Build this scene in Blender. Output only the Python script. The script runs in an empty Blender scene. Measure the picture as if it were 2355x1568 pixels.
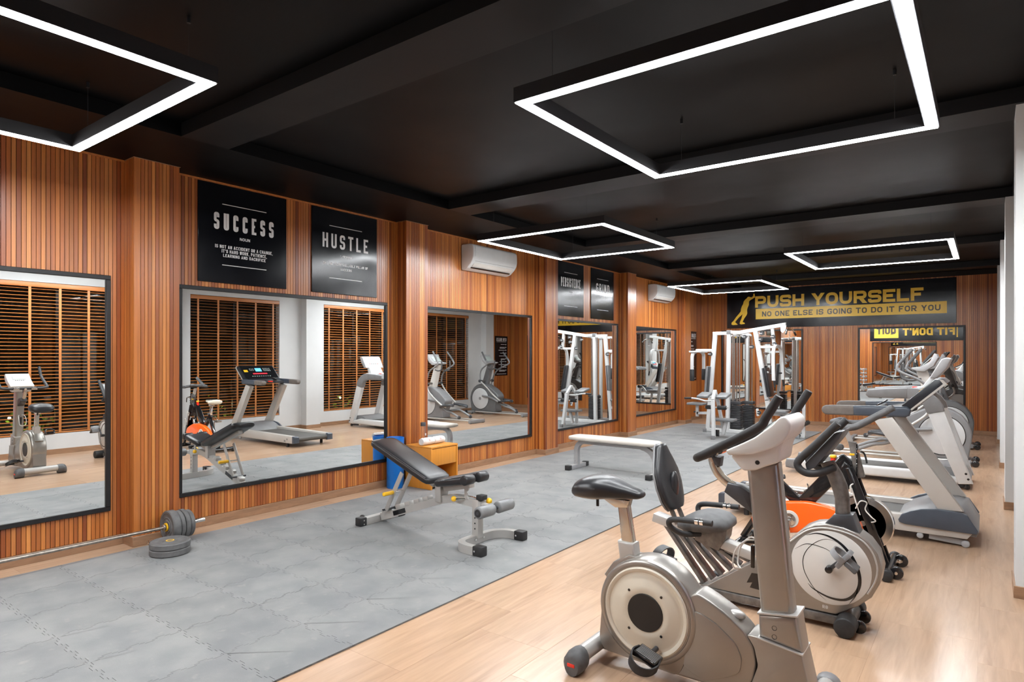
import bpy, bmesh, math, random
from mathutils import Vector, Matrix
R = math.radians
random.seed(7)
sc = bpy.context.scene
COL = sc.collection

# ------------------------------------------------------------------ camera, world, exposure
YAW = R(36.872)
cam = bpy.data.cameras.new('camera'); co = bpy.data.objects.new('camera', cam); COL.objects.link(co)
cam.sensor_width = 36.0; cam.lens = 36.0 * 1456.3 / 2355.0
cam.shift_y = 34.6 / 2355.0
cam.clip_start = 0.02; cam.clip_end = 200
co.location = (0, 0, 1.4)
co.rotation_euler = (Matrix.Rotation(YAW, 3, 'Z') @ Matrix.Rotation(R(90), 3, 'X') @ Matrix.Rotation(0.0007, 3, 'Z')).to_euler()
sc.camera = co
world = bpy.data.worlds.new('night'); sc.world = world; world.use_nodes = True
world.node_tree.nodes['Background'].inputs[0].default_value = (0.02, 0.024, 0.035, 1)
world.node_tree.nodes['Background'].inputs[1].default_value = 0.25
sc.view_settings.view_transform = 'Standard'; sc.view_settings.look = 'None'
sc.view_settings.gamma = 1.0; sc.view_settings.use_curve_mapping = False
sc.view_settings.exposure = 1.2
LED_POWER = 60.0
sc.cycles.max_bounces = 14; sc.cycles.glossy_bounces = 8; sc.cycles.diffuse_bounces = 5
sc.cycles.transmission_bounces = 8; sc.cycles.transparent_max_bounces = 12
sc.cycles.sample_clamp_indirect = 6.0
sc.cycles.caustics_reflective = True; sc.cycles.caustics_refractive = False

# ------------------------------------------------------------------ room numbers (metres)
XL, XR = -5.16, 0.30            # left slatted wall, right window wall
YF, YB = -0.90, 14.03           # front wall behind the viewer, back wall
ZS, ZC = 2.86, 2.95             # beam soffit, ceiling
PIL = [2.05, 4.77, 7.456, 10.03, 12.64]     # near edges of the left pilasters
CLM = [2.02, 4.695, 7.35, 10.03, 12.80]     # near edges of the right columns

# ------------------------------------------------------------------ materials
MATS = {}
def _bsdf(name):
    m = bpy.data.materials.new(name); m.use_nodes = True
    return m, m.node_tree, m.node_tree.nodes['Principled BSDF']
def srgb(r, g, b):
    f = lambda c: (c/255/12.92) if c/255 <= 0.04045 else ((c/255+0.055)/1.055)**2.4
    return (f(r), f(g), f(b), 1)
def mat(name, col, rough=0.5, metal=0.0, noise=0.0, scale=8.0, bump=0.0, spec=0.5, coat=0.0, bscale=None, trans=0.0, ior=1.45, alpha=1.0):
    if name in MATS: return MATS[name]
    m, nt, b = _bsdf(name)
    col = tuple(col) + ((1,) if len(col) == 3 else ())
    b.inputs['Base Color'].default_value = col
    b.inputs['Roughness'].default_value = rough; b.inputs['Metallic'].default_value = metal
    b.inputs['Specular IOR Level'].default_value = spec; b.inputs['Coat Weight'].default_value = coat
    b.inputs['Transmission Weight'].default_value = trans; b.inputs['IOR'].default_value = ior
    b.inputs['Alpha'].default_value = alpha
    if noise or bump:
        tc = nt.nodes.new('ShaderNodeTexCoord')
        n = nt.nodes.new('ShaderNodeTexNoise'); n.inputs['Scale'].default_value = scale; n.inputs['Detail'].default_value = 5
        nt.links.new(tc.outputs['Object'], n.inputs['Vector'])
        if noise:
            mx = nt.nodes.new('ShaderNodeMix'); mx.data_type = 'RGBA'
            mr = nt.nodes.new('ShaderNodeMapRange'); mr.inputs[1].default_value = 0.3; mr.inputs[2].default_value = 0.7
            nt.links.new(n.outputs['Fac'], mr.inputs[0]); nt.links.new(mr.outputs[0], mx.inputs[0])
            mx.inputs[6].default_value = tuple(c*(1-noise) for c in col[:3]) + (1,)
            mx.inputs[7].default_value = tuple(min(1, c*(1+noise)) for c in col[:3]) + (1,)
            nt.links.new(mx.outputs[2], b.inputs['Base Color'])
            rr = nt.nodes.new('ShaderNodeMapRange'); rr.inputs[3].default_value = max(0.03, rough-0.08); rr.inputs[4].default_value = rough+0.08
            nt.links.new(n.outputs['Fac'], rr.inputs[0]); nt.links.new(rr.outputs[0], b.inputs['Roughness'])
        if bump:
            n2 = nt.nodes.new('ShaderNodeTexNoise'); n2.inputs['Scale'].default_value = bscale or scale*6; n2.inputs['Detail'].default_value = 3
            nt.links.new(tc.outputs['Object'], n2.inputs['Vector'])
            bp = nt.nodes.new('ShaderNodeBump'); bp.inputs['Strength'].default_value = bump; bp.inputs['Distance'].default_value = 0.004
            nt.links.new(n2.outputs['Fac'], bp.inputs['Height']); nt.links.new(bp.outputs['Normal'], b.inputs['Normal'])
    MATS[name] = m
    return m
def wood(name, ramp, rough, stretch, coat=0.0, contrast=0.25, scale=1.0, island=True, bump=0.15, knots=False):
    """grain stretched along one axis; every island and object takes its own tone from the ramp"""
    m, nt, b = _bsdf(name); N = nt.nodes.new; L = nt.links.new
    oi = N('ShaderNodeObjectInfo'); g = N('ShaderNodeNewGeometry')
    add = N('ShaderNodeMath'); add.operation = 'ADD'; L(oi.outputs['Random'], add.inputs[0])
    if island: L(g.outputs['Random Per Island'], add.inputs[1])
    else: add.inputs[1].default_value = 0
    fr = N('ShaderNodeMath'); fr.operation = 'FRACT'; L(add.outputs[0], fr.inputs[0])
    cr = N('ShaderNodeValToRGB'); e = cr.color_ramp.elements
    e[0].position = 0; e[0].color = ramp[0]; e[1].position = 1; e[1].color = ramp[-1]
    for i, c in enumerate(ramp[1:-1]):
        q = e.new((i+1)/(len(ramp)-1)); q.color = c
    L(fr.outputs[0], cr.inputs[0])
    tc = N('ShaderNodeNewGeometry'); mp = N('ShaderNodeMapping'); mp.inputs['Scale'].default_value = tuple(s*scale for s in stretch)
    off = N('ShaderNodeVectorMath'); off.operation = 'SCALE'; off.inputs[0].default_value = (37, 53, 71); L(fr.outputs[0], off.inputs['Scale'])
    av = N('ShaderNodeVectorMath'); av.operation = 'ADD'; L(tc.outputs['Position'], mp.inputs['Vector']); L(mp.outputs[0], av.inputs[0]); L(off.outputs[0], av.inputs[1])
    n = N('ShaderNodeTexNoise'); n.inputs['Scale'].default_value = 1; n.inputs['Detail'].default_value = 6; n.inputs['Roughness'].default_value = 0.6
    n.inputs['Distortion'].default_value = 0.6; L(av.outputs[0], n.inputs['Vector'])
    mr = N('ShaderNodeMapRange'); mr.inputs[1].default_value = 0.3; mr.inputs[2].default_value = 0.7
    mr.inputs[3].default_value = 1-contrast; mr.inputs[4].default_value = 1+contrast*0.7; L(n.outputs['Fac'], mr.inputs[0])
    mul = N('ShaderNodeVectorMath'); mul.operation = 'SCALE'; L(cr.outputs[0], mul.inputs[0]); L(mr.outputs[0], mul.inputs['Scale'])
    last = mul.outputs[0]
    if knots:
        v = N('ShaderNodeTexNoise'); v.inputs['Scale'].default_value = 0.55; v.inputs['Detail'].default_value = 3; L(av.outputs[0], v.inputs['Vector'])
        kr = N('ShaderNodeMapRange'); kr.inputs[1].default_value = 0.60; kr.inputs[2].default_value = 0.80; L(v.outputs['Fac'], kr.inputs[0])
        km = N('ShaderNodeMix'); km.data_type = 'RGBA'; L(kr.outputs[0], km.inputs[0]); L(last, km.inputs[6])
        dk = N('ShaderNodeVectorMath'); dk.operation = 'MULTIPLY'; dk.inputs[1].default_value = (0.70, 0.66, 0.64); L(last, dk.inputs[0]); L(dk.outputs[0], km.inputs[7])
        last = km.outputs[2]
    L(last, b.inputs['Base Color'])
    b.inputs['Roughness'].default_value = rough; b.inputs['Coat Weight'].default_value = coat; b.inputs['Coat Roughness'].default_value = 0.25
    if bump:
        bp = N('ShaderNodeBump'); bp.inputs['Strength'].default_value = bump; bp.inputs['Distance'].default_value = 0.002
        L(n.outputs['Fac'], bp.inputs['Height']); L(bp.outputs['Normal'], b.inputs['Normal'])
    MATS[name] = m
    return m
def emit(name, col, power):
    m = bpy.data.materials.new(name); m.use_nodes = True; nt = m.node_tree
    for n in list(nt.nodes): nt.nodes.remove(n)
    e = nt.nodes.new('ShaderNodeEmission'); e.inputs[0].default_value = tuple(col)+(1,); e.inputs[1].default_value = power
    o = nt.nodes.new('ShaderNodeOutputMaterial'); nt.links.new(e.outputs[0], o.inputs[0]); MATS[name] = m
    return m

SLAT = wood('slat_wood', [(0.35,0.097,0.018,1),(0.48,0.168,0.035,1),(0.26,0.062,0.013,1),(0.56,0.215,0.052,1),(0.385,0.114,0.023,1),(0.20,0.046,0.0115,1)], 0.33, (38,38,1.1), coat=0.30, contrast=0.28)
FLOORW = wood('oak_floor', [(0.415,0.268,0.172,1),(0.44,0.29,0.19,1),(0.38,0.236,0.148,1),(0.46,0.31,0.21,1)], 0.26, (26,2.2,10), coat=0.0, contrast=0.14, island=False, bump=0.04, knots=True)
SKIRT = wood('oak_skirting', [(0.33,0.19,0.11,1),(0.27,0.15,0.085,1)], 0.4, (6,6,30), contrast=0.25, island=True, bump=0.05)
CABW = wood('cabinet_veneer', [(0.62,0.24,0.028,1),(0.62,0.24,0.028,1)], 0.38, (30,30,1.5), contrast=0.10, island=False, bump=0.02)
BLINDW = wood('blind_wood', [(0.46,0.17,0.045,1),(0.40,0.14,0.035,1)], 0.4, (20,2,20), contrast=0.15, bump=0.0)
# rubber tile: mottled grey with scuffs
def rubber():
    m, nt, b = _bsdf('rubber_mat'); N = nt.nodes.new; L = nt.links.new
    g = N('ShaderNodeNewGeometry'); oi = N('ShaderNodeObjectInfo')
    n = N('ShaderNodeTexNoise'); n.inputs['Scale'].default_value = 4.2; n.inputs['Detail'].default_value = 3; L(g.outputs['Position'], n.inputs['Vector'])
    n2 = N('ShaderNodeTexNoise'); n2.inputs['Scale'].default_value = 420; n2.inputs['Detail'].default_value = 1; L(g.outputs['Position'], n2.inputs['Vector'])
    n3 = N('ShaderNodeTexNoise'); n3.inputs['Scale'].default_value = 17; n3.inputs['Detail'].default_value = 6; L(g.outputs['Position'], n3.inputs['Vector'])
    cr = N('ShaderNodeValToRGB'); e = cr.color_ramp.elements
    e[0].position = 0.34; e[0].color = (0.170,0.174,0.178,1); e[1].position = 0.66; e[1].color = (0.222,0.222,0.220,1); L(n.outputs['Fac'], cr.inputs[0])
    a = N('ShaderNodeMath'); a.operation = 'MULTIPLY_ADD'; a.inputs[1].default_value = 0.10; a.inputs[2].default_value = 0.95; L(oi.outputs['Random'], a.inputs[0])
    s = N('ShaderNodeVectorMath'); s.operation = 'SCALE'; L(cr.outputs[0], s.inputs[0]); L(a.outputs[0], s.inputs['Scale'])
    sc_ = N('ShaderNodeMapRange'); sc_.inputs[1].default_value = 0.62; sc_.inputs[2].default_value = 0.76; sc_.inputs[4].default_value = 0.35; L(n3.outputs['Fac'], sc_.inputs[0])
    mx = N('ShaderNodeMix'); mx.data_type = 'RGBA'; L(sc_.outputs[0], mx.inputs[0]); L(s.outputs[0], mx.inputs[6]); mx.inputs[7].default_value = (0.31,0.29,0.265,1)
    sp = N('ShaderNodeMapRange'); sp.inputs[3].default_value = 0.88; sp.inputs[4].default_value = 1.12; L(n2.outputs['Fac'], sp.inputs[0])
    f = N('ShaderNodeVectorMath'); f.operation = 'SCALE'; L(mx.outputs[2], f.inputs[0]); L(sp.outputs[0], f.inputs['Scale'])
    L(f.outputs[0], b.inputs['Base Color']); b.inputs['Roughness'].default_value = 0.62; b.inputs['Specular IOR Level'].default_value = 0.35
    bp = N('ShaderNodeBump'); bp.inputs['Strength'].default_value = 0.12; bp.inputs['Distance'].default_value = 0.002
    L(n2.outputs['Fac'], bp.inputs['Height']); L(bp.outputs['Normal'], b.inputs['Normal'])
    return m
RUBM = rubber()
GROOVE = mat('groove_backing', (0.010,0.006,0.004), 0.8)
CEIL = mat('ceiling_black', (0.0013,0.0015,0.0020), 0.5, noise=0.15, scale=1.5, spec=0.16)
BEAM = mat('beam_black', (0.0085,0.0087,0.0095), 0.5, noise=0.1, scale=2, spec=0.2)
WHITE = mat('white_wall_paint', (0.56,0.57,0.57), 0.6, noise=0.03, scale=3, bump=0.05, bscale=90)
FRAME = mat('black_frame', (0.010,0.010,0.011), 0.38, noise=0.3, scale=30)
MIRR = mat('mirror_silver', (0.90,0.915,0.91), 0.0, metal=1.0)
POSTER = mat('poster_black', (0.0035,0.0042,0.0065), 0.17, spec=0.4, noise=0.2, scale=3, bump=0.015, bscale=9)
INK = mat('poster_white_ink', (0.72,0.72,0.72), 0.35)
YEL = mat('banner_yellow', (0.90,0.58,0.05), 0.28)
YELINK = mat('banner_brown_ink', (0.055,0.04,0.025), 0.28)
LED = emit('led_diffuser', (0.955,0.98,1.0), LED_POWER)
LEDBODY = mat('led_profile_black', (0.012,0.012,0.014), 0.45)
GLASS = mat('window_glass', (0.9,0.95,0.95), 0.02, trans=1.0, ior=1.45)
SILV = mat('silver_paint', (0.315,0.295,0.27), 0.31, metal=0.7, noise=0.05, scale=6)
SILVL = mat('light_silver_paint', (0.47,0.46,0.44), 0.36, metal=0.35, noise=0.04, scale=6)
BEIGE = mat('treadmill_silver', (0.50,0.475,0.44), 0.38, metal=0.2, noise=0.04, scale=5)
CREAM = mat('cream_plastic', (0.62,0.575,0.475), 0.38, noise=0.03, scale=9)
OFFW = mat('offwhite_plastic', (0.60,0.58,0.545), 0.35, noise=0.03, scale=9)
GWHITE = mat('white_powder_coat', (0.60,0.61,0.61), 0.32, noise=0.03, scale=12)
DARKST = mat('scuffed_steel', (0.17,0.16,0.15), 0.42, metal=0.6, noise=0.35, scale=25)
CHROME = mat('chrome', (0.80,0.79,0.77), 0.12, metal=1.0)
BRUSH = mat('brushed_steel', (0.60,0.56,0.49), 0.25, metal=0.95, noise=0.05, scale=20)
RUB = mat('black_rubber', (0.022,0.022,0.023), 0.55, noise=0.25, scale=30, bump=0.15, bscale=220)
GRUB = mat('grey_rubber', (0.085,0.085,0.087), 0.55, noise=0.25, scale=22, bump=0.1, bscale=160)
FOAM = mat('foam_grip', (0.075,0.072,0.070), 0.62, noise=0.15, scale=30, bump=0.12, bscale=260)
BRFOAM = mat('brown_grey_foam', (0.15,0.13,0.115), 0.6, noise=0.12, scale=30)
VINYL = mat('black_vinyl', (0.020,0.020,0.022), 0.33, noise=0.12, scale=10, bump=0.02, bscale=28)
GVINYL = mat('grey_vinyl', (0.17,0.175,0.18), 0.33, noise=0.15, scale=10, bump=0.2, bscale=30)
WVINYL = mat('cream_vinyl', (0.52,0.485,0.435), 0.42, noise=0.05, scale=12, bump=0.25, bscale=22)
DPLAS = mat('dark_plastic', (0.045,0.047,0.052), 0.35, noise=0.15, scale=12)
NAVY = mat('navy_grey_plastic', (0.060,0.072,0.092), 0.33, noise=0.12, scale=9)
CONS = mat('console_black', (0.016,0.018,0.023), 0.3, noise=0.1, scale=9)
MATTEB = mat('matte_black', (0.012,0.011,0.010), 0.45)
MIDG = mat('mid_grey_plastic', (0.19,0.19,0.195), 0.36, noise=0.06, scale=9)
SLATEG = mat('slate_grey_plastic', (0.125,0.127,0.13), 0.36, noise=0.08, scale=9)
PALED = mat('pale_disc', (0.52,0.53,0.535), 0.36, noise=0.03, scale=9)
ROD = mat('polished_rod', (0.62,0.60,0.57), 0.2, metal=1.0)
GPLAS = mat('grey_plastic', (0.20,0.20,0.205), 0.38, noise=0.1, scale=9)
LGPLAS = mat('light_grey_plastic', (0.34,0.34,0.345), 0.36, noise=0.06, scale=9)
BLACKP = mat('gloss_black', (0.009,0.009,0.010), 0.16, coat=0.4)
ORANGE = mat('orange_paint', (0.92,0.125,0.008), 0.28, coat=0.4)
REDP = mat('red_plastic', (0.75,0.03,0.015), 0.3)
YELP = mat('yellow_plastic', (0.88,0.50,0.02), 0.35)
BLUE = mat('blue_plastic', (0.004,0.16,0.58), 0.35, noise=0.08, scale=10)
TOWEL = mat('white_towel', (0.68,0.67,0.66), 0.9, noise=0.04, scale=40, bump=0.5, bscale=300)
PLASTC = mat('clear_plastic', (0.95,0.93,0.92), 0.05, trans=0.95, ior=1.2)
IRON = mat('grey_plate_rubber', (0.105,0.105,0.105), 0.6, noise=0.25, scale=24, bump=0.2, bscale=90)
STEELB = mat('worn_bar_steel', (0.36,0.32,0.28), 0.35, metal=0.9, noise=0.3, scale=40)
WEIGHT = mat('black_weight_plate', (0.042,0.042,0.045), 0.42, noise=0.2, scale=20)
TANPAD = mat('white_bench_pad', (0.76,0.72,0.66), 0.45, noise=0.04, scale=14)
LCD = emit('lcd_blue', (0.10,0.40,0.95), 1.4)
LCDG = mat('lcd_grey', (0.42,0.47,0.44), 0.25)
LEDRED = emit('red_display', (0.9,0.04,0.06), 1.0)
BELT = mat('running_belt', (0.075,0.070,0.064), 0.6, noise=0.12, scale=60, bump=0.1, bscale=400)
LEAF = mat('shrub_leaf', (0.09,0.16,0.02), 0.5, noise=0.4, scale=10)

# ------------------------------------------------------------------ builders
def smooth_path(pts, n=6):
    P = [Vector(p) for p in pts]
    if len(P) < 3: return P
    out = []
    for i in range(len(P)-1):
        a = P[i-1] if i else P[0]*2-P[1]; b, c = P[i], P[i+1]; d = P[i+2] if i+2 < len(P) else P[-1]*2-P[-2]
        for k in range(n):
            t = k/n
            out.append(0.5*((2*b)+(c-a)*t+(2*a-5*b+4*c-d)*t*t+(3*b-a-3*c+d)*t**3))
    out.append(P[-1]); return out
class B:
    def __init__(s): s.bm = bmesh.new()
    def _face(s, vs):
        try: return s.bm.faces.new(vs)
        except ValueError: return None
    def box(s, x0, x1, y0, y1, z0, z1, bev=0.0, seg=2, M=None):
        t = bmesh.new(); bmesh.ops.create_cube(t, size=1)
        for v in t.verts: v.co = Vector(((x0+x1)/2+v.co.x*(x1-x0), (y0+y1)/2+v.co.y*(y1-y0), (z0+z1)/2+v.co.z*(z1-z0)))
        if bev: bmesh.ops.bevel(t, geom=t.edges[:], offset=bev, segments=seg, affect='EDGES', profile=0.5, clamp_overlap=True)
        return s._merge(t, M)
    def _merge(s, t, M=None):
        if M is not None: bmesh.ops.transform(t, matrix=M, verts=t.verts)
        mp = [s.bm.verts.new(v.co) for v in t.verts]
        t.verts.index_update()
        for f in t.faces: s._face([mp[v.index] for v in f.verts])
        t.free(); return s
    def bar(s, p, q, w, h, bev=0.0, up=(0,0,1), seg=2):
        """rectangular bar p->q; w across, h along 'up'"""
        p, q = Vector(p), Vector(q); d = q-p; L = d.length; z = d.normalized(); u = Vector(up)
        x = u.cross(z)
        if x.length < 1e-4: x = Vector((0,1,0)).cross(z)
        x.normalize(); y = z.cross(x)
        M = Matrix((( x.x,y.x,z.x,(p.x+q.x)/2),(x.y,y.y,z.y,(p.y+q.y)/2),(x.z,y.z,z.z,(p.z+q.z)/2),(0,0,0,1)))
        return s.box(-w/2, w/2, -h/2, h/2, -L/2, L/2, bev, seg, M)
    def tube(s, pts, r, n=10, sm=0, closed=False, caps=True):
        P = smooth_path(pts, sm) if sm else [Vector(p) for p in pts]
        m = len(P); rs = [r]*m if not hasattr(r, '__len__') else [r[min(len(r)-1, int(i*(len(r)-1)/max(1, m-1)+0.5))] for i in range(m)]
        T = []
        for i in range(m):
            a = P[(i-1) % m] if (i or closed) else P[0]; b = P[(i+1) % m] if (i < m-1 or closed) else P[-1]
            T.append((b-a).normalized())
        ref = Vector((0,0,1)) if abs(T[0].z) < 0.9 else Vector((1,0,0))
        x = ref.cross(T[0]).normalized(); rings = []
        for i in range(m):
            x = (x - T[i]*x.dot(T[i])).normalized(); y = T[i].cross(x)
            rings.append([s.bm.verts.new(P[i]+(x*math.cos(2*math.pi*k/n)+y*math.sin(2*math.pi*k/n))*rs[i]) for k in range(n)])
        for i in range(m if closed else m-1):
            a, b = rings[i], rings[(i+1) % m]
            for k in range(n): s._face([a[k], a[(k+1) % n], b[(k+1) % n], b[k]])
        if caps and not closed: s._face(rings[0][::-1]); s._face(rings[-1])
        return s
    def rtube(s, pts, w, h, n_axis=(0,0,1), sm=0):
        """rectangular section swept along pts; h along the fixed axis n_axis, w across"""
        P = smooth_path(pts, sm) if sm else [Vector(p) for p in pts]
        nz = Vector(n_axis).normalized(); rings = []
        for i in range(len(P)):
            a = P[max(0, i-1)]; b = P[min(len(P)-1, i+1)]; t = (b-a).normalized(); x = nz.cross(t).normalized()
            rings.append([s.bm.verts.new(P[i]+x*sx*w/2+nz*sz*h/2) for sx, sz in ((-1,-1),(1,-1),(1,1),(-1,1))])
        for a, b in zip(rings, rings[1:]):
            for k in range(4): s._face([a[k], a[(k+1) % 4], b[(k+1) % 4], b[k]])
        s._face(rings[0][::-1]); s._face(rings[-1]); return s
    def prism(s, poly, a0, a1, axis='y', bev=0.0, seg=2, fillet=0.0):
        """2-D outline extruded: axis y -> poly is (x,z); x -> (y,z); z -> (x,y)"""
        f = {'y': lambda p, a: (p[0], a, p[1]), 'x': lambda p, a: (a, p[0], p[1]), 'z': lambda p, a: (p[0], p[1], a)}[axis]
        if fillet: poly = rounded(poly, fillet)
        t = bmesh.new(); v0 = [t.verts.new(f(p, a0)) for p in poly]; v1 = [t.verts.new(f(p, a1)) for p in poly]
        n = len(poly); c0 = t.faces.new(v0[::-1]); c1 = t.faces.new(v1)
        for k in range(n): t.faces.new([v0[k], v0[(k+1) % n], v1[(k+1) % n], v1[k]])
        bmesh.ops.recalc_face_normals(t, faces=t.faces[:])
        if bev:
            es = [e for e in t.edges if (e.verts[0] in v0 and e.verts[1] in v0) or (e.verts[0] in v1 and e.verts[1] in v1)]
            bmesh.ops.bevel(t, geom=es, offset=bev, segments=seg, affect='EDGES', profile=0.5, clamp_overlap=True)
        return s._merge(t)
    def lathe(s, prof, o, axis='y', n=24):
        """prof: (radius, distance along axis)"""
        o = Vector(o); rings = []
        ex = {'y': lambda r, t, c, q: Vector((r*c, t, r*q)), 'z': lambda r, t, c, q: Vector((r*c, r*q, t)), 'x': lambda r, t, c, q: Vector((t, r*c, r*q))}[axis]
        for r, t in prof:
            if r < 1e-6: rings.append([s.bm.verts.new(o+ex(0, t, 1, 0))])
            else: rings.append([s.bm.verts.new(o+ex(r, t, math.cos(2*math.pi*k/n), math.sin(2*math.pi*k/n))) for k in range(n)])
        for a, b in zip(rings, rings[1:]):
            for k in range(n):
                k2 = (k+1) % n
                if len(a) == 1 and len(b) == 1: continue
                if len(a) == 1: s._face([a[0], b[k2], b[k]])
                elif len(b) == 1: s._face([a[k], a[k2], b[0]])
                else: s._face([a[k], a[k2], b[k2], b[k]])
        if len(rings[0]) > 1: s._face(rings[0][::-1])
        if len(rings[-1]) > 1: s._face(rings[-1])
        return s
    def cyl(s, p, q, r, n=16, bev=0.0):
        p, q = Vector(p), Vector(q)
        if bev:
            d = (q-p).normalized()
            return s.tube([p, p+d*bev*0.35, p+d*bev, q-d*bev, q-d*bev*0.35, q], [r-bev, r-bev*0.35, r, r, r-bev*0.35, r-bev], n)
        return s.tube([p, q], r, n)
    def loft(s, loops, caps=True):
        rings = [[s.bm.verts.new(p) for p in l] for l in loops]; n = len(rings[0])
        for a, b in zip(rings, rings[1:]):
            for k in range(n): s._face([a[k], a[(k+1) % n], b[(k+1) % n], b[k]])
        if caps: s._face(rings[0][::-1]); s._face(rings[-1])
        return s
    def sphere(s, c, r, n=12, sz=(1,1,1)):
        t = bmesh.new(); bmesh.ops.create_uvsphere(t, u_segments=n, v_segments=max(6, n//2+2), radius=r)
        return s._merge(t, Matrix.Translation(Vector(c)) @ Matrix.Diagonal((*sz, 1)))
    def build(s, name, m, parent=None, sharp=38, kind=None, label=None):
        bm = s.bm
        bmesh.ops.recalc_face_normals(bm, faces=bm.faces[:])
        r = parent
        while r is not None and r.parent is not None: r = r.parent
        if r is not None: bmesh.ops.translate(bm, vec=-Vector(r['_o']), verts=bm.verts)
        me = bpy.data.meshes.new(name); bm.to_mesh(me); bm.free(); me.materials.append(m)
        me.shade_smooth(); me.set_sharp_from_angle(angle=R(sharp))
        o = bpy.data.objects.new(name, me); COL.objects.link(o)
        if parent is not None: o.parent = parent
        if parent is None: o['_o'] = (0.0, 0.0, 0.0)
        if kind: o['kind'] = kind
        if label: o['label'] = label
        return o
def rounded(poly, r, n=4):
    out = []; m = len(poly)
    for i in range(m):
        p = Vector(poly[i]); a = Vector(poly[i-1]); b = Vector(poly[(i+1) % m])
        d1, d2 = a-p, b-p; q = min(r, d1.length*0.45, d2.length*0.45)
        s1, s2 = p+d1.normalized()*q, p+d2.normalized()*q
        for k in range(n+1):
            t = k/n; out.append(tuple((1-t)**2*s1+2*t*(1-t)*p+t*t*s2))
    return out
def thing(name, label, cat, loc, group=None):
    o = bpy.data.objects.new(name, None); COL.objects.link(o); o.location = loc; o['_o'] = tuple(float(c) for c in loc)
    o['label'] = label; o['category'] = cat; o.empty_display_size = 0.1
    if group: o['group'] = group
    return o
def tag(o, label, cat, group=None):
    o['label'] = label; o['category'] = cat
    if group: o['group'] = group
    return o
def struct(o): o['kind'] = 'structure'; return o
def ell(cx, z0, z1, hw, y, n=16, p=2.4):
    """super-ellipse loop in the plane x = cx"""
    out = []
    for k in range(n):
        a = 2*math.pi*k/n; c, s_ = math.cos(a), math.sin(a)
        out.append((cx, y+hw*math.copysign(abs(c)**(2/p), c), (z0+z1)/2+(z1-z0)/2*math.copysign(abs(s_)**(2/p), s_)))
    return out
# block lettering: each glyph is drawn with strokes in a unit box; 'p' bent stroke (third number 1 = sharp corner), 'c' closed, 'd' slanted stroke
_E = [('p',[(0,0),(0,1)]),('p',[(0,1),(1,1)]),('p',[(0,0),(1,0)]),('p',[(0,.5),(.92,.5)])]
GLY = {'A':[('d',(0,0),(.5,1)),('d',(1,0),(.5,1)),('p',[(.2,.25),(.8,.25)])],'B':[('p',[(0,0),(0,1)]),('p',[(0,1),(1,1),(1,.5),(0,.5)]),('p',[(0,.5),(1,.5),(1,0),(0,0)])],
 'C':[('p',[(1,.72),(1,1),(0,1),(0,0),(1,0),(1,.28)])],'D':[('p',[(0,.5),(0,1,1),(1,1),(1,0),(0,0,1),(0,.5)])],'E':_E,'F':[_E[0],_E[1],_E[3]],
 'G':[('p',[(1,.74),(1,1),(0,1),(0,0),(1,0),(1,.46,1),(.55,.46)])],'H':[_E[0],('p',[(1,0),(1,1)]),('p',[(0,.5),(1,.5)])],'I':[('p',[(.5,0),(.5,1)])],
 'K':[_E[0],('d',(.1,.42),(1,1)),('d',(1,0),(.42,.58))],'L':[_E[0],_E[2]],'M':[_E[0],('p',[(1,0),(1,1)]),('d',(0,1),(.5,.2)),('d',(1,1),(.5,.2))],
 'N':[_E[0],('p',[(1,0),(1,1)]),('d',(0,1),(1,0))],'O':[('c',[(0,0),(0,1),(1,1),(1,0)])],'P':[('p',[(0,0),(0,1)]),('p',[(0,1),(1,1),(1,.42),(0,.42)])],
 'Q':[('c',[(0,0),(0,1),(1,1),(1,0)]),('d',(.55,.32),(1.05,-.06))],'R':[('p',[(0,0),(0,1)]),('p',[(0,1),(1,1),(1,.45),(0,.45)]),('d',(.5,.45),(1,0))],
 'S':[('p',[(1,.74),(1,1),(0,1),(0,.5),(1,.5),(1,0),(0,0),(0,.26)])],'T':[('p',[(.5,0),(.5,1)]),_E[1]],'U':[('p',[(0,1),(0,0),(1,0),(1,1)])],
 'V':[('d',(0,1),(.5,0)),('d',(1,1),(.5,0))],'W':[('d',(0,1),(.25,0)),('d',(.5,1),(.25,0)),('d',(.5,1),(.75,0)),('d',(1,1),(.75,0))],
 'Y':[('d',(0,1),(.5,.42)),('d',(1,1),(.5,.42)),('p',[(.5,0),(.5,.46)])],"'":[('d',(.5,1),(.42,.74))],',':[('d',(.5,.04),(.4,-.16))],'.':[('p',[(.5,-.02),(.5,.1)])],'8':[('c',[(0,0),(0,.5),(1,.5),(1,0)]),('c',[(0,.5),(0,1),(1,1),(1,.5)])]}
GLW = {'I':0.0,"'":0.0,',':0.0,'.':0.0,'M':1.25,'W':1.45,'E':0.88,'F':0.86,'L':0.84,'T':1.0,' ':0.55,'Y':1.05,'A':1.05,'V':1.05}
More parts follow.
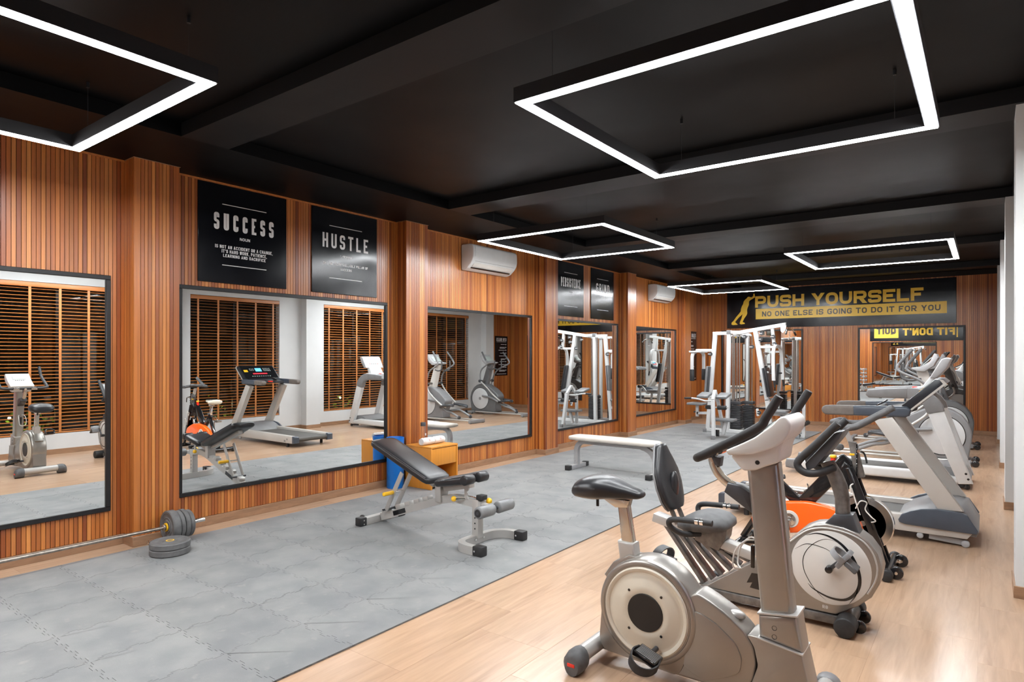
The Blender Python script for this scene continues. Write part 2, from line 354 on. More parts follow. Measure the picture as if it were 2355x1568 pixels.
def text(s, center, right, up, width, height, m, parent, name='lettering', w=0.20, gap=0.16, rnd=0.34, off=0.0012):
    """print the string in block letters, fitted to width x height metres about 'center'; w = stroke / letter height"""
    t = w*height; adv = []; n = len(s)
    base = sum(GLW.get(ch, 1.0) for ch in s); gaps = sum(1 for ch in s[:-1])
    # letter box width so that the whole line fits: base*W + n*t + gaps*gap*height = width
    ns = sum(0 if ch == ' ' else 1 for ch in s)
    Wl = max(0.02*height, (width - ns*t - gaps*gap*height)/max(0.01, base))
    rt, u = Vector(right), Vector(up); nrm = rt.cross(u); c = Vector(center); b = B(); x = -width/2
    lift = [off]
    def V(px, py): return b.bm.verts.new(c+rt*px+u*py+nrm*lift[0])
    y0 = -height/2+t/2; H = height-t; r = rnd*min(height, 1.6*Wl+t)
    def ribbon(P, closed):
        P = [Vector(q) for q in P]; k = len(P); L = []
        for i in range(k):
            if closed: a, e = P[i-1], P[(i+1) % k]
            else: a, e = P[max(0, i-1)], P[min(k-1, i+1)]
            d1 = (P[i]-a).normalized() if (P[i]-a).length > 1e-9 else (e-P[i]).normalized(); d2 = (e-P[i]).normalized() if (e-P[i]).length > 1e-9 else d1
            nn = Vector((-(d1+d2).y, (d1+d2).x)).normalized(); cs_ = max(0.4, nn.dot(Vector((-d1.y, d1.x))))
            o = nn*(t/2/cs_); L.append((V(*(P[i]+o)), V(*(P[i]-o))))
        for i in range(k if closed else k-1):
            p, q = L[i], L[(i+1) % k]; b._face([p[0], p[1], q[1], q[0]])
    for ch in s:
        lw = GLW.get(ch, 1.0)*Wl
        if ch != ' ':
            X = lambda a: x+t/2+a*lw
            for si, st in enumerate(GLY.get(ch, [])):
                lift[0] = off + 0.00025*si
                if st[0] == 'd':
                    (ax, ay), (ex, ey) = st[1], st[2]; sx, sy, fx, fy = X(ax), y0+ay*H, X(ex), y0+ey*H
                    L0 = math.hypot(fx-sx, fy-sy); hx = min(t*1.5, t*L0/max(1e-6, abs(fy-sy)))/2
                    if fy < sy: sx, sy, fx, fy = fx, fy, sx, sy
                    k = t/2 if abs(ey-ay) > 0.3 else 0
                    sl = (fx-sx)/max(1e-6, fy-sy)
                    ya, yb = (sy-t/2 if min(ay, ey) < 0.02 else sy), (fy+t/2 if max(ay, ey) > 0.98 else fy)
                    b._face([V(sx-hx, ya), V(sx+hx, ya), V(fx+hx, yb), V(fx-hx, yb)])
                else:
                    pts = [(X(q[0]), y0+q[1]*H) for q in st[1]]; sh = [len(q) > 2 for q in st[1]]; k = len(pts); out = []
                    for i in range(k):
                        if (st[0] == 'p' and i in (0, k-1)) or sh[i] or k < 3: out.append(pts[i]); continue
                        p = Vector(pts[i]); a1 = Vector(pts[i-1]); e1 = Vector(pts[(i+1) % k]); q1 = min(r, (a1-p).length*0.49, (e1-p).length*0.49)
                        s1, s2 = p+(a1-p).normalized()*q1, p+(e1-p).normalized()*q1
                        out += [tuple((1-z)**2*s1+2*z*(1-z)*p+z*z*s2) for z in (0, .25, .5, .75, 1)]
                    if st[0] == 'p' and k >= 2:                      # square ends run out to the edge of the box
                        for i, j in ((0, 1), (-1, -2)):
                            d = (Vector(out[i])-Vector(out[j])).normalized()
                            if k == 2 or True:
                                e_ = st[1][i]
                                if e_[1] in (0, 1) and abs(d.y) > 0.9: out[i] = tuple(Vector(out[i])+d*t/2)
                                elif abs(d.x) > 0.9 and e_[0] in (0, 1): out[i] = tuple(Vector(out[i])+d*t/2)
                    ribbon(out, st[0] == 'c')
            x += lw+t
        else: x += lw
        x += gap*height
    for f in b.bm.faces: f.normal_update()
    me_o = b.build(name, m, parent)
    if me_o.data.polygons and sum(p.normal.dot(nrm)*p.area for p in me_o.data.polygons) < 0: me_o.data.flip_normals()
    return me_o
def rect(center, right, up, w, h, m, parent, name='print', off=0.001, poly=None):
    rt, u, c = Vector(right), Vector(up), Vector(center); nrm = rt.cross(u); b = B()
    pts = poly or [(-w/2,-h/2),(w/2,-h/2),(w/2,h/2),(-w/2,h/2)]
    b._face([b.bm.verts.new(c+rt*p[0]+u*p[1]+nrm*off) for p in pts])
    me_o = b.build(name, m, parent); return me_o
def copy_tree(o, parent=None):
    c = o.copy(); COL.objects.link(c)
    if parent is not None: c.parent = parent
    for ch in list(o.children): copy_tree(ch, c)
    return c
# ================================================================== STRUCTURE
# ---- floor: slab, then one plank object per plank where the photo shows boards
fl = struct(B().box(XL-0.3, XR+0.3, YF-0.3, YB+0.3, -0.12, -0.0010).build('floor', FLOORW))
PW, PL_ = 0.41, 0.822
PM = {}
def plank(x0, x1, y0, y1):
    k = (round(x1-x0, 3), round(y1-y0, 3))
    if k not in PM:
        o = B().box(-k[0]/2+0.0004, k[0]/2-0.0004, -k[1]/2+0.0004, k[1]/2-0.0004, -0.0010, 0.0, 0.0003, 1).build('plank', FLOORW, fl); PM[k] = o.data
    else:
        o = bpy.data.objects.new('plank', PM[k]); COL.objects.link(o); o.parent = fl
    o.location = ((x0+x1)/2, (y0+y1)/2, 0)
i = 0; x = -2.493
while x < XR-0.01:
    x1 = min(x+PW, XR); y = YF - (0.166 + 0.27*((i+1) % 3)); 
    while y < YB-0.01:
        y1 = min(y+PL_, YB)
        if y1 > YF: plank(x, x1, max(y, YF), y1)
        y += PL_
    x = x1; i += 1
y = YF-0.2
while y < YB-0.01:
    plank(XL, -4.90, max(y, YF), min(y+PL_, YB)); y += PL_
# ---- rubber mats: interlocking tiles, one object per tile
TS = 0.415; NX, Y0M, NY = 6, -0.105, 31
X0M = -2.44 - NX*TS
rm = thing('rubber_flooring', 'grey rubber gym flooring of interlocking puzzle tiles beside the mirrored wall', 'flooring', (X0M+NX*TS/2, Y0M+NY*TS/2, 0))
def seam(n=7, d=0.013):
    pts = [(0.0, 0.0)]; w = 1.0/n; sgn = 1
    for k in range(n):
        a, b = k*w, (k+1)*w
        pts += [(a+0.22*w, 0.0), (a+0.13*w, sgn*d), (b-0.13*w, sgn*d), (b-0.22*w, 0.0)]; sgn = -sgn
    pts.append((1.0, 0.0)); return pts
SM = seam(); TM = {}
def tile_mesh(l, r, bt, tp):
    k = (l, r, bt, tp)
    if k in TM: return TM[k]
    g = 0.0011; h = TS/2; out = []
    def edge(A, Bv, nx, ny, on):
        for t, o in SM[:-1]:
            o = o if on else 0.0
            px, py = A[0]+(Bv[0]-A[0])*t, A[1]+(Bv[1]-A[1])*t
            out.append((px+nx*o - nx*g*NSG[0], py+ny*o - ny*g*NSG[0]))
    NSG = [1]
    edge((-h,-h), (h,-h), 0, 1, bt); 
    for q in range(len(out)): out[q] = (out[q][0], out[q][1]+2*g)
    edge((h,-h), (h,h), 1, 0, r)
    n0 = len(out); tmp = []
    for t, o in SM[1:]:
        o = o if tp else 0.0; tmp.append((-h+TS*t, h+o-g))
    out += tmp[::-1]; tmp = []
    for t, o in SM[1:]:
        o = o if l else 0.0; tmp.append((-h+o+g, -h+TS*t))
    out += tmp[::-1]
    b = B(); cl = []
    for p in out:
        if not cl or (Vector(p)-Vector(cl[-1])).length > 1e-5: cl.append(p)
    t = bmesh.new(); v0 = [t.verts.new((p[0], p[1], 0.0005)) for p in cl]; v1 = [t.verts.new((p[0], p[1], 0.0084)) for p in cl]
    t.faces.new(v1)
    for q in range(len(cl)): t.faces.new([v0[q], v0[(q+1) % len(cl)], v1[(q+1) % len(cl)], v1[q]])
    bmesh.ops.recalc_face_normals(t, faces=t.faces[:])
    if sum(f.normal.z for f in t.faces if len(f.verts) > 4) < 0: bmesh.ops.reverse_faces(t, faces=t.faces[:])
    me = bpy.data.meshes.new('rubber_tile'); t.to_mesh(me); t.free(); me.materials.append(RUBM); TM[k] = me
    return me
for ix in range(NX):
    for iy in range(NY):
        o = bpy.data.objects.new('rubber_tile', tile_mesh(ix > 0, ix < NX-1, iy > 0, iy < NY-1)); COL.objects.link(o); o.parent = rm
        o.location = (X0M+TS*(ix+0.5)-rm.location.x, Y0M+TS*(iy+0.5)-rm.location.y, random.uniform(0, 0.0005))
# ---- ceiling and beams
struct(B().box(XL-0.3, XR+0.3, YF-0.3, YB+0.3, ZC, ZC+0.15).build('ceiling', CEIL))
for k, yb in enumerate([2.05, 4.665, 7.362, 10.10, 12.76]):
    struct(B().box(-4.29, 0.185, yb, yb+0.33, ZS, ZC+0.02).build('beam', BEAM))
struct(B().box(XL-0.1, -4.29, YF-0.1, YB+0.1, ZS, ZC+0.02).build('beam_left', CEIL))
struct(B().box(0.185, XR+0.1, YF-0.1, YB+0.1, ZS, ZC+0.02).build('beam_right', BEAM))
# ---- left wall: backing and slats
SP, SWD, SD = 0.0276, 0.0240, 0.012
wl = struct(B().box(XL-0.25, XL-SD, YF-0.2, YB+0.2, 0, ZC+0.05).build('wall_left', GROOVE))
SLM = {}
def slat(parent, x0, x1, y0, y1, z0, z1):
    d = (round(x1-x0, 4), round(y1-y0, 4), round(z1-z0, 4))
    if d not in SLM:
        o = B().box(-d[0]/2, d[0]/2, -d[1]/2, d[1]/2, -d[2]/2, d[2]/2).build('slat', SLAT, None); SLM[d] = o.data; del o['_o']
    else:
        o = bpy.data.objects.new('slat', SLM[d]); COL.objects.link(o)
    o.parent = parent; o.location = ((x0+x1)/2, (y0+y1)/2, (z0+z1)/2)
ZT = 2.845
stuff_slats = B(); y = YF
pil_ranges = [(p-0.002, p+0.33) for p in PIL]
while y < YB-0.01:
    if not any(a-0.001 < y < b-SWD-0.004 for a, b in pil_ranges):
        if 1.0 < y < 4.78: slat(wl, XL-SD, XL, y, y+SWD, 0.075, ZT)
        else: stuff_slats.box(XL-SD, XL, y, y+SWD, 0.075, ZT)
    y += SP
stuff_slats.build('slats', SLAT, wl, kind='stuff')
B().box(XL-SD, XL+0.004, YF, YB, ZT, ZS+0.002).build('top_strip', SLAT, wl)
struct(B().box(XL-0.002, XL+0.012, YF, YB, 0, 0.073, 0.002, 1).build('baseboard_left', SKIRT))
# ---- pilasters on the left wall
PX = -5.0; PWD = 0.325
for k, p in enumerate(PIL):
    c = struct(B().box(XL-0.02, PX-SD, p+SD, p+PWD-SD, 0, ZS).build('pillar', GROOVE)); c['label'] = None; del c['label']
    st = B()
    def add(x0, x1, y0, y1):
        if k < 2: slat(c, x0, x1, y0, y1, 0.073, ZS-0.004)
        else: st.box(x0, x1, y0, y1, 0.073, ZS-0.004)
    ys = p; e = 0.044
    add(PX-0.028, PX, p, p+e); add(PX-0.028, PX, p+PWD-e, p+PWD)            # the wide corner boards
    nsl = 9; pt = (PWD-2*e-0.0034)/nsl
    for q in range(nsl): add(PX-SD, PX, p+e+0.0034+q*pt, p+e+0.0034+q*pt+pt-0.0034)
    px_ = (PX-0.0314-XL-0.001)/5
    for q in range(5):
        xx = XL+0.001+q*px_; add(xx, xx+px_-0.0034, p, p+SD); add(xx, xx+px_-0.0034, p+PWD-SD, p+PWD)
    if k >= 2: st.build('slats', SLAT, c, kind='stuff')
    b = B(); b.box(XL, PX+0.012, p-0.012, p+PWD+0.012, 0, 0.073, 0.002, 1); b.build('skirting', SKIRT, c)
    B().box(XL, PX+0.006, p-0.006, p+PWD+0.006, ZS-0.005, ZS-0.001).build('top_strip', SKIRT, c)
# ---- back wall and front wall, slatted
for nm, yy, sgn in (('wall_back', YB, 1), ('wall_front', YF, -1)):
    w = struct(B().box(XL-0.3, XR+0.3, min(yy+sgn*SD, yy+sgn*0.25), max(yy+sgn*SD, yy+sgn*0.25), 0, ZC+0.05).build(nm, GROOVE))
    s_ = B(); x = XL
    while x < XR:
        s_.box(x, x+SWD, min(yy, yy+sgn*SD), max(yy, yy+sgn*SD), 0.075, ZS); x += SP
    s_.build('slats', SLAT, w, kind='stuff')
    struct(B().box(XL, XR, min(yy-sgn*0.012, yy+sgn*0.002), max(yy-sgn*0.012, yy+sgn*0.002), 0, 0.075, 0.002, 1).build('baseboard_'+nm[5:], SKIRT))
# ---- right wall with windows and white columns
WIN = [(-0.45, 1.25), (2.52, 4.22), (5.22, 6.88), (7.87, 9.53), (10.64, 12.30)]
WZ0, WZ1 = 0.29, 2.43
wr = struct(B().box(XR, XR+0.2, YF-0.2, WIN[0][0], 0, ZC+0.05).build('wall_right', WHITE))
b = B(); prev = WIN[0][0]
for a, c in WIN:
    if a > prev: b.box(XR, XR+0.2, prev, a, 0, ZC+0.05)
    b.box(XR, XR+0.2, a, c, 0, WZ0); b.box(XR, XR+0.2, a, c, WZ1, ZC+0.05); prev = c
b.box(XR, XR+0.2, prev, YB+0.2, 0, ZC+0.05)
b.build('wall_panel', WHITE, wr)
struct(B().box(XR-0.012, XR+0.002, YF, 13.12, 0, 0.073, 0.002, 1).build('baseboard_right', SKIRT))
CX = 0.134
for k, p in enumerate(CLM):
    c = struct(B().box(CX, XR+0.01, p, p+0.315, 0, ZS).build('column', WHITE))
    B().box(CX-0.010, XR, p-0.010, p+0.325, 0, 0.07, 0.002, 1).build('skirting', SKIRT, c)
# wood cladding at the far end of the right wall
wc = struct(B().box(XR-0.006, XR, 13.13, YB, 0, ZS).build('wall_right_cladding', GROOVE))
s_ = B(); y = 13.13
while y < YB-0.02: s_.box(XR-0.016, XR-0.004, y, y+SWD, 0.075, ZS); y += SP
s_.build('slats', SLAT, wc, kind='stuff')
B().box(XR-0.028, XR-0.004, 13.13, YB, 0, 0.073, 0.002, 1).build('skirting', SKIRT, wc)
for k, (a, c) in enumerate(WIN):
    w = bpy.data.objects.new('window_%d' % (k+1), None); COL.objects.link(w); w['kind'] = 'structure'; w['_o'] = (0.,0.,0.)
    f = B()
    for q in ((a, a+0.04), (c-0.04, c), ((a+c)/2-0.02, (a+c)/2+0.02)): f.box(XR+0.12, XR+0.16, q[0], q[1], WZ0, WZ1, 0.003, 1)
    f.box(XR+0.12, XR+0.16, a, c, WZ0, WZ0+0.04); f.box(XR+0.12, XR+0.16, a, c, WZ1-0.04, WZ1)
    f.build('window_frame', FRAME, w)
    for q0, q1 in ((a+0.04, (a+c)/2-0.02), ((a+c)/2+0.02, c-0.04)):
        B().box(XR+0.136, XR+0.142, q0, q1, WZ0+0.04, WZ1-0.04).build('pane', GLASS, w)
# ================================================================== MIRRORS, BLINDS, PRINTS
def mirror(label, wall, a0, a1, z0, z1, group=None):
    """wall: 'L' runs along y, 'B' / 'F' along x"""
    t = 0.032; d0, d1 = 0.001, 0.020
    loc = {'L': (XL, (a0+a1)/2, z0), 'B': ((a0+a1)/2, YB, z0), 'F': ((a0+a1)/2, YF, z0)}[wall]
    m = thing('wall_mirror', label, 'mirror', loc, group)
    def bx(u0, u1, w0, w1, e0, e1, bev=0.0):
        b = B()
        if wall == 'L': b.box(XL+e0, XL+e1, u0, u1, w0, w1, bev, 1)
        elif wall == 'B': b.box(u0, u1, YB-e1, YB-e0, w0, w1, bev, 1)
        else: b.box(u0, u1, YF+e0, YF+e1, w0, w1, bev, 1)
        return b
    bx(a0+t*0.5, a1-t*0.5, z0+t*0.5, z1-t*0.5, 0.003, 0.006).build('glass', MIRR, m)
    bx(a0, a1, z1-t, z1, d0, d1, 0.003).build('frame_rail', FRAME, m); bx(a0, a1, z0, z0+t, d0, d1, 0.003).build('frame_rail', FRAME, m)
    bx(a0, a0+t, z0+t, z1-t, d0, d1, 0.003).build('frame_rail', FRAME, m); bx(a1-t, a1, z0+t, z1-t, d0, d1, 0.003).build('frame_rail', FRAME, m)
mirror('black-framed wall mirror left of the first slatted pilaster, above the barbell', 'L', -0.22, 1.951, 0.263, 1.988)
mirror('black-framed wall mirror under the SUCCESS and HUSTLE posters', 'L', 2.436, 4.632, 0.268, 1.970)
mirror('black-framed wall mirror below the nearer air conditioner, behind the orange cabinet', 'L', 5.16, 7.332, 0.264, 1.972)
mirror('black-framed wall mirror under the PERSISTENCE and GRIND posters', 'L', 7.84, 9.95, 0.275, 1.962)
mirror('black-framed wall mirror below the farther air conditioner', 'L', 10.41, 12.52, 0.288, 1.951)
mirror('black-framed mirror on the back wall behind the white multi-gym', 'B', -4.71, -3.03, 0.27, 1.963)
mirror('black-framed back wall mirror behind the cross trainers, right of the multi-gym', 'B', -2.027, -0.31, 0.27, 1.963)
mirror('black-framed mirror on the front wall, seen only inside the back mirror', 'F', -3.67, -1.53, 0.27, 1.963)
# blinds
for k, (a, c) in enumerate(WIN):
    where = ['behind the viewer', 'behind the nearest upright bike', 'behind the treadmill with the dark console', 'behind the treadmill with the pale console', 'beside the cross trainers'][k]
    v = thing('wooden_blind', 'orange-brown wooden window blind %s, seen in the mirrors' % where, 'blind', (XR, (a+c)/2, WZ0))
    B().box(XR-0.004, XR+0.055, a+0.004, c-0.004, WZ1-0.07, WZ1-0.004, 0.006).build('headrail', BLINDW, v)
    s_ = B(); z = WZ0+0.045; 
    while z < WZ1-0.08:
        s_.bar((XR+0.026, a+0.01, z), (XR+0.026, c-0.01, z), 0.038, 0.0028, up=(-0.24,0,1)); z += 0.0500
    s_.build('slats', BLINDW, v, kind='stuff')
    B().box(XR+0.006, XR+0.046, a+0.008, c-0.008, WZ0+0.006, WZ0+0.026, 0.004).build('bottom_rail', BLINDW, v)
    n = 5
    for q in range(n):
        y = a+0.13+(c-a-0.26)*q/(n-1)
        B().box(XR+0.002, XR+0.0035, y-0.016, y+0.016, WZ0+0.01, WZ1-0.05).build('ladder_tape', BLINDW, v)
# night garden beyond the glass
for gx, gy, gs in ((1.0, 6.05, 0.34), (0.95, 8.85, 0.42), (1.05, 3.1, 0.36)):
    sh = thing('garden_shrub', 'small lit garden shrub outside the window %s' % {6.05: 'by the dark-console treadmill', 8.85: 'by the pale-console treadmill', 3.1: 'by the upright bike'}[gy], 'shrub', (gx, gy, 0))
    B().cyl((gx, gy, -0.1), (gx, gy, 0.25), 0.02, 8).build('stem', SKIRT, sh)
    b = B()
    for q in range(90):
        p = Vector((random.gauss(0, .16), random.gauss(0, .26), abs(random.gauss(0, .18)))); a = Vector((random.uniform(-1,1), random.uniform(-1,1), random.uniform(0,1))).normalized()*0.07; s2 = a.cross(Vector((0.3,1,0.2))).normalized()*0.022
        c0 = Vector((gx, gy, gs*0.55))+p; b._face([b.bm.verts.new(c0), b.bm.verts.new(c0+a*.5+s2), b.bm.verts.new(c0+a), b.bm.verts.new(c0+a*.5-s2)])
    b.build('foliage', LEAF, sh, kind='stuff')
    gl = bpy.data.lights.new('garden_lamp', 'POINT'); gl.energy = 3; gl.color = (1, 0.85, 0.45); gl.shadow_soft_size = 0.02
    go = bpy.data.objects.new('garden_lamp', gl); COL.objects.link(go); go.location = (gx-0.1, gy-0.15, 0.5)
ground = struct(B().box(XR+0.2, XR+8, -6, 20, -0.14, -0.1).build('ground', mat('night_soil', (0.02,0.02,0.015), 0.9, noise=0.3, scale=3)))
struct(B().box(XR+5.0, XR+5.2, -8, 22, -0.1, 4.5).build('wall_garden', mat('garden_wall', (0.10,0.09,0.08), 0.8, noise=0.2, scale=2)))
# posters on the left wall: name, y0, y1, title, title width share, small rows
def poster(name_label, y0, y1, title, tw, rows, z0=2.013, z1=2.838):
    x = XL+0.001; p = thing('wall_poster', name_label, 'poster', (x, (y0+y1)/2, z0))
    B().box(XL+0.0005, XL+0.012, y0, y1, z0, z1, 0.002, 1).build('board', POSTER, p)
    xs = XL+0.012; cy = (y0+y1)/2; W, H = y1-y0, z1-z0; Rt, Up = (0,1,0), (0,0,1)
    zz = lambda f: z1-H*f
    rect((xs, cy, zz(0.195)), Rt, Up, W*0.50, 0.006, INK, p, 'rule'); rect((xs, cy, zz(0.815)), Rt, Up, W*0.50, 0.006, INK, p, 'rule')
    text(title, (xs, cy, zz(0.372)), Rt, Up, W*tw, 0.142, INK, p, w=0.155, gap=0.27 if len(title) < 9 else 0.12)
    for s, f, w, h in rows: text(s, (xs, cy, zz(f)), Rt, Up, W*w, h*0.82, INK, p, w=0.19)
poster('black SUCCESS poster above the second mirror', 2.594, 3.411, 'SUCCESS', 0.675,
       [('NOUN', 0.527, 0.115, 0.030), ('IS NOT AN ACCIDENT OR A CHANGE,', 0.628, 0.65, 0.034), ("IT'S HARD WORK, PATIENCE,", 0.672, 0.51, 0.034), ('LEARNING AND SACRIFICE', 0.716, 0.48, 0.032)])
poster('black HUSTLE poster with a light glare, right of the SUCCESS poster', 3.683, 4.489, 'HUSTLE', 0.70,
       [('VERB', 0.545, 0.17, 0.026), ('THE ONLY CONTROLLABLE PILLAR OF', 0.645, 0.69, 0.030), ('SUCCESS', 0.70, 0.17, 0.028)])
poster('black PERSISTENCE poster above the fourth mirror', 7.99, 8.77, 'PERSISTENCE', 0.73, [('NOUN', 0.545, 0.12, 0.026)])
poster('black GRIND poster right of the PERSISTENCE poster', 9.005, 9.786, 'GRIND', 0.58, [('VERB', 0.545, 0.12, 0.026)])
# gym rules boards
def rules(lbl, x, sgn, y0, y1, z0=0.87, z1=1.94):
    p = thing('rules_board', lbl, 'sign', (x, (y0+y1)/2, z0)); W, H = y1-y0, z1-z0
    B().box(min(x, x+sgn*0.012), max(x, x+sgn*0.012), y0, y1, z0, z1, 0.002, 1).build('board', POSTER, p)
    Rt, Up = (0, sgn, 0), (0, 0, 1); xs = x+sgn*0.012; cy = (y0+y1)/2
    text('GYM RULES', (xs, cy, z1-0.09), Rt, Up, W*0.80, 0.085, INK, p, w=0.19)
    rect((xs, cy, z1-0.155), Rt, Up, W*0.78, 0.008, INK, p, 'rule'); rect((xs, cy, z0+0.045), Rt, Up, W*0.78, 0.008, INK, p, 'rule')
    b = B()
    for k in range(10):
        z = z1-0.225-k*0.078; yc = cy-sgn*W*0.36
        b.lathe([(0.0, 0), (0.017, 0.0), (0.0, 0.0008)], (xs+sgn*0.0012, yc, z), 'x', 8)
        for q in range(1+(k % 4 == 1)):
            w = W*(0.34+0.22*((k*7) % 5)/5); a = yc+sgn*0.04; e = a+sgn*w
            b.box(min(xs, xs+sgn*0.0012), max(xs, xs+sgn*0.0012), min(a, e), max(a, e), z-0.006-q*0.024, z+0.005-q*0.024)
    b.build('rule_rows', INK, p, kind='stuff')
rules('black GYM RULES board in the back left corner, half behind the last pilaster', XL, 1, 13.14, 13.68)
rules('black GYM RULES board on right-wall wood cladding, seen in the third mirror', XR-0.017, -1, 13.35, 13.90)
# banner on the back wall
bn = thing('motivational_banner', 'long black banner with yellow PUSH YOURSELF lettering on the back wall', 'banner', (-2.52, YB, 2.008))
B().box(-4.586, -0.446, YB-0.012, YB-0.0005, 2.008, 2.838, 0.002, 1).build('board', POSTER, bn)
yb = YB-0.012; Rt, Up = (1,0,0), (0,0,1)
text('PUSH YOURSELF', ((-3.985-0.945)/2, yb, 2.5625), Rt, Up, 3.04, 0.243, YEL, bn, w=0.235, gap=0.10)
rect(((-3.973-0.586)/2, yb, 2.302), Rt, Up, 3.387, 0.220, YEL, bn, 'yellow_strip')
text('NO ONE ELSE IS GOING TO DO IT FOR YOU', (-2.262, yb, 2.30), Rt, Up, 3.16, 0.108, YELINK, bn, off=0.0022, w=0.20, gap=0.17)
# pushing figure: outline in metres from (-4.49, 2.087)
fp = [(0.0,0.012),(0.005,0.05),(0.045,0.085),(0.10,0.165),(0.165,0.24),(0.20,0.285),(0.205,0.34),(0.225,0.40),(0.25,0.44),(0.265,0.50),(0.30,0.545),(0.33,0.565),(0.345,0.59),(0.375,0.60),(0.405,0.585),(0.44,0.585),(0.468,0.615),(0.468,0.66),(0.482,0.648),(0.49,0.665),(0.50,0.60),(0.495,0.575),(0.455,0.55),(0.40,0.52),(0.375,0.495),(0.372,0.42),(0.345,0.355),(0.335,0.31),(0.34,0.24),(0.325,0.20),(0.275,0.13),(0.24,0.055),(0.28,0.04),(0.29,0.012),(0.20,0.005),(0.178,0.025),(0.19,0.075),(0.215,0.13),(0.235,0.205),(0.245,0.23),(0.17,0.165),(0.12,0.11),(0.08,0.06),(0.13,0.012),(0.135,-0.002),(0.03,-0.004)]
rect((-4.49, yb, 2.087), Rt, Up, 0, 0, YEL, bn, 'pushing_figure', poly=fp[::-1])
# banner on the front wall (read in the back mirror)
bf = thing('motivational_banner', 'long black FIT DON\'T QUIT banner on the front wall, read backwards in the back mirror', 'banner', (-2.5, YF, 2.0))
B().box(-3.75, -0.40, YF+0.0005, YF+0.012, 2.0, 2.84, 0.002, 1).build('board', POSTER, bf)
yf = YF+0.012; Rt = (-1,0,0)
rect((-0.89, yf, 2.35), Rt, Up, 0.04, 0.46, YEL, bf, 'yellow_bar')
text('FIT', (-1.24, yf, 2.355), Rt, Up, 0.56, 0.29, YEL, bf, w=0.235, gap=0.10)
text("DON'T", (-2.14, yf, 2.355), Rt, Up, 0.98, 0.29, YEL, bf, w=0.235, gap=0.08)
rect((-3.19, yf, 2.35), Rt, Up, 0.83, 0.46, YEL, bf, 'yellow_strip')
text('QUIT', (-3.19, yf, 2.40), Rt, Up, 0.66, 0.26, YELINK, bf, off=0.0022, w=0.235, gap=0.10)
# ================================================================== LED LIGHTS
def led(x0, x1, y0, y1, lbl, z=2.60, w=0.062, h=0.075):
    f = thing('led_frame_light', lbl, 'light', ((x0+x1)/2, (y0+y1)/2, z), 'suspended square LED frames')
    bars = [(x0, x1, y0, y0+w), (x0, x1, y1-w, y1), (x0, x0+w, y0+w, y1-w), (x1-w, x1, y0+w, y1-w)]
    e = 0.006
    for a, b_, c, d in bars:
        B().box(a, b_, c, d, z+0.004, z+h).build('profile', LEDBODY, f)
    for a, b_, c, d in [(x0+e, x1-e, y0+e, y0+w-e), (x0+e, x1-e, y1-w+e, y1-e), (x0+e, x0+w-e, y0+w-e, y1-w+e), (x1-w+e, x1-e, y0+w-e, y1-w+e)]:
        B().box(a, b_, c, d, z, z+0.0035).build('diffuser', LED, f)
    for a in (x0+0.2, x1-0.2):
        for c in (y0+w/2, y1-w/2):
            zt = ZS if (a < -4.29) else ZC
            g = B().cyl((a, c, z+h), (a, c, zt-0.02), 0.0012, 6); g.build('suspension_wire', DPLAS, f)
            B().cyl((a, c, zt-0.03), (a, c, zt), 0.009, 8).build('ceiling_cap', LEDBODY, f)
led(-4.28, -2.72, -0.14, 1.46, 'glowing square LED frame at the upper left corner of the picture')
led(-1.80, -0.20, 2.41, 4.01, 'largest glowing square LED frame, upper right above the bikes')
led(-4.27, -2.77, 5.08, 6.70, 'glowing LED frame in front of the nearer air conditioner')
led(-1.91, -0.27, 7.86, 9.54, 'glowing LED frame above the treadmills, right of the other distant frames')
led(-4.42, -2.84, 10.36, 12.05, 'farthest glowing LED frame, above the white multi-gym')
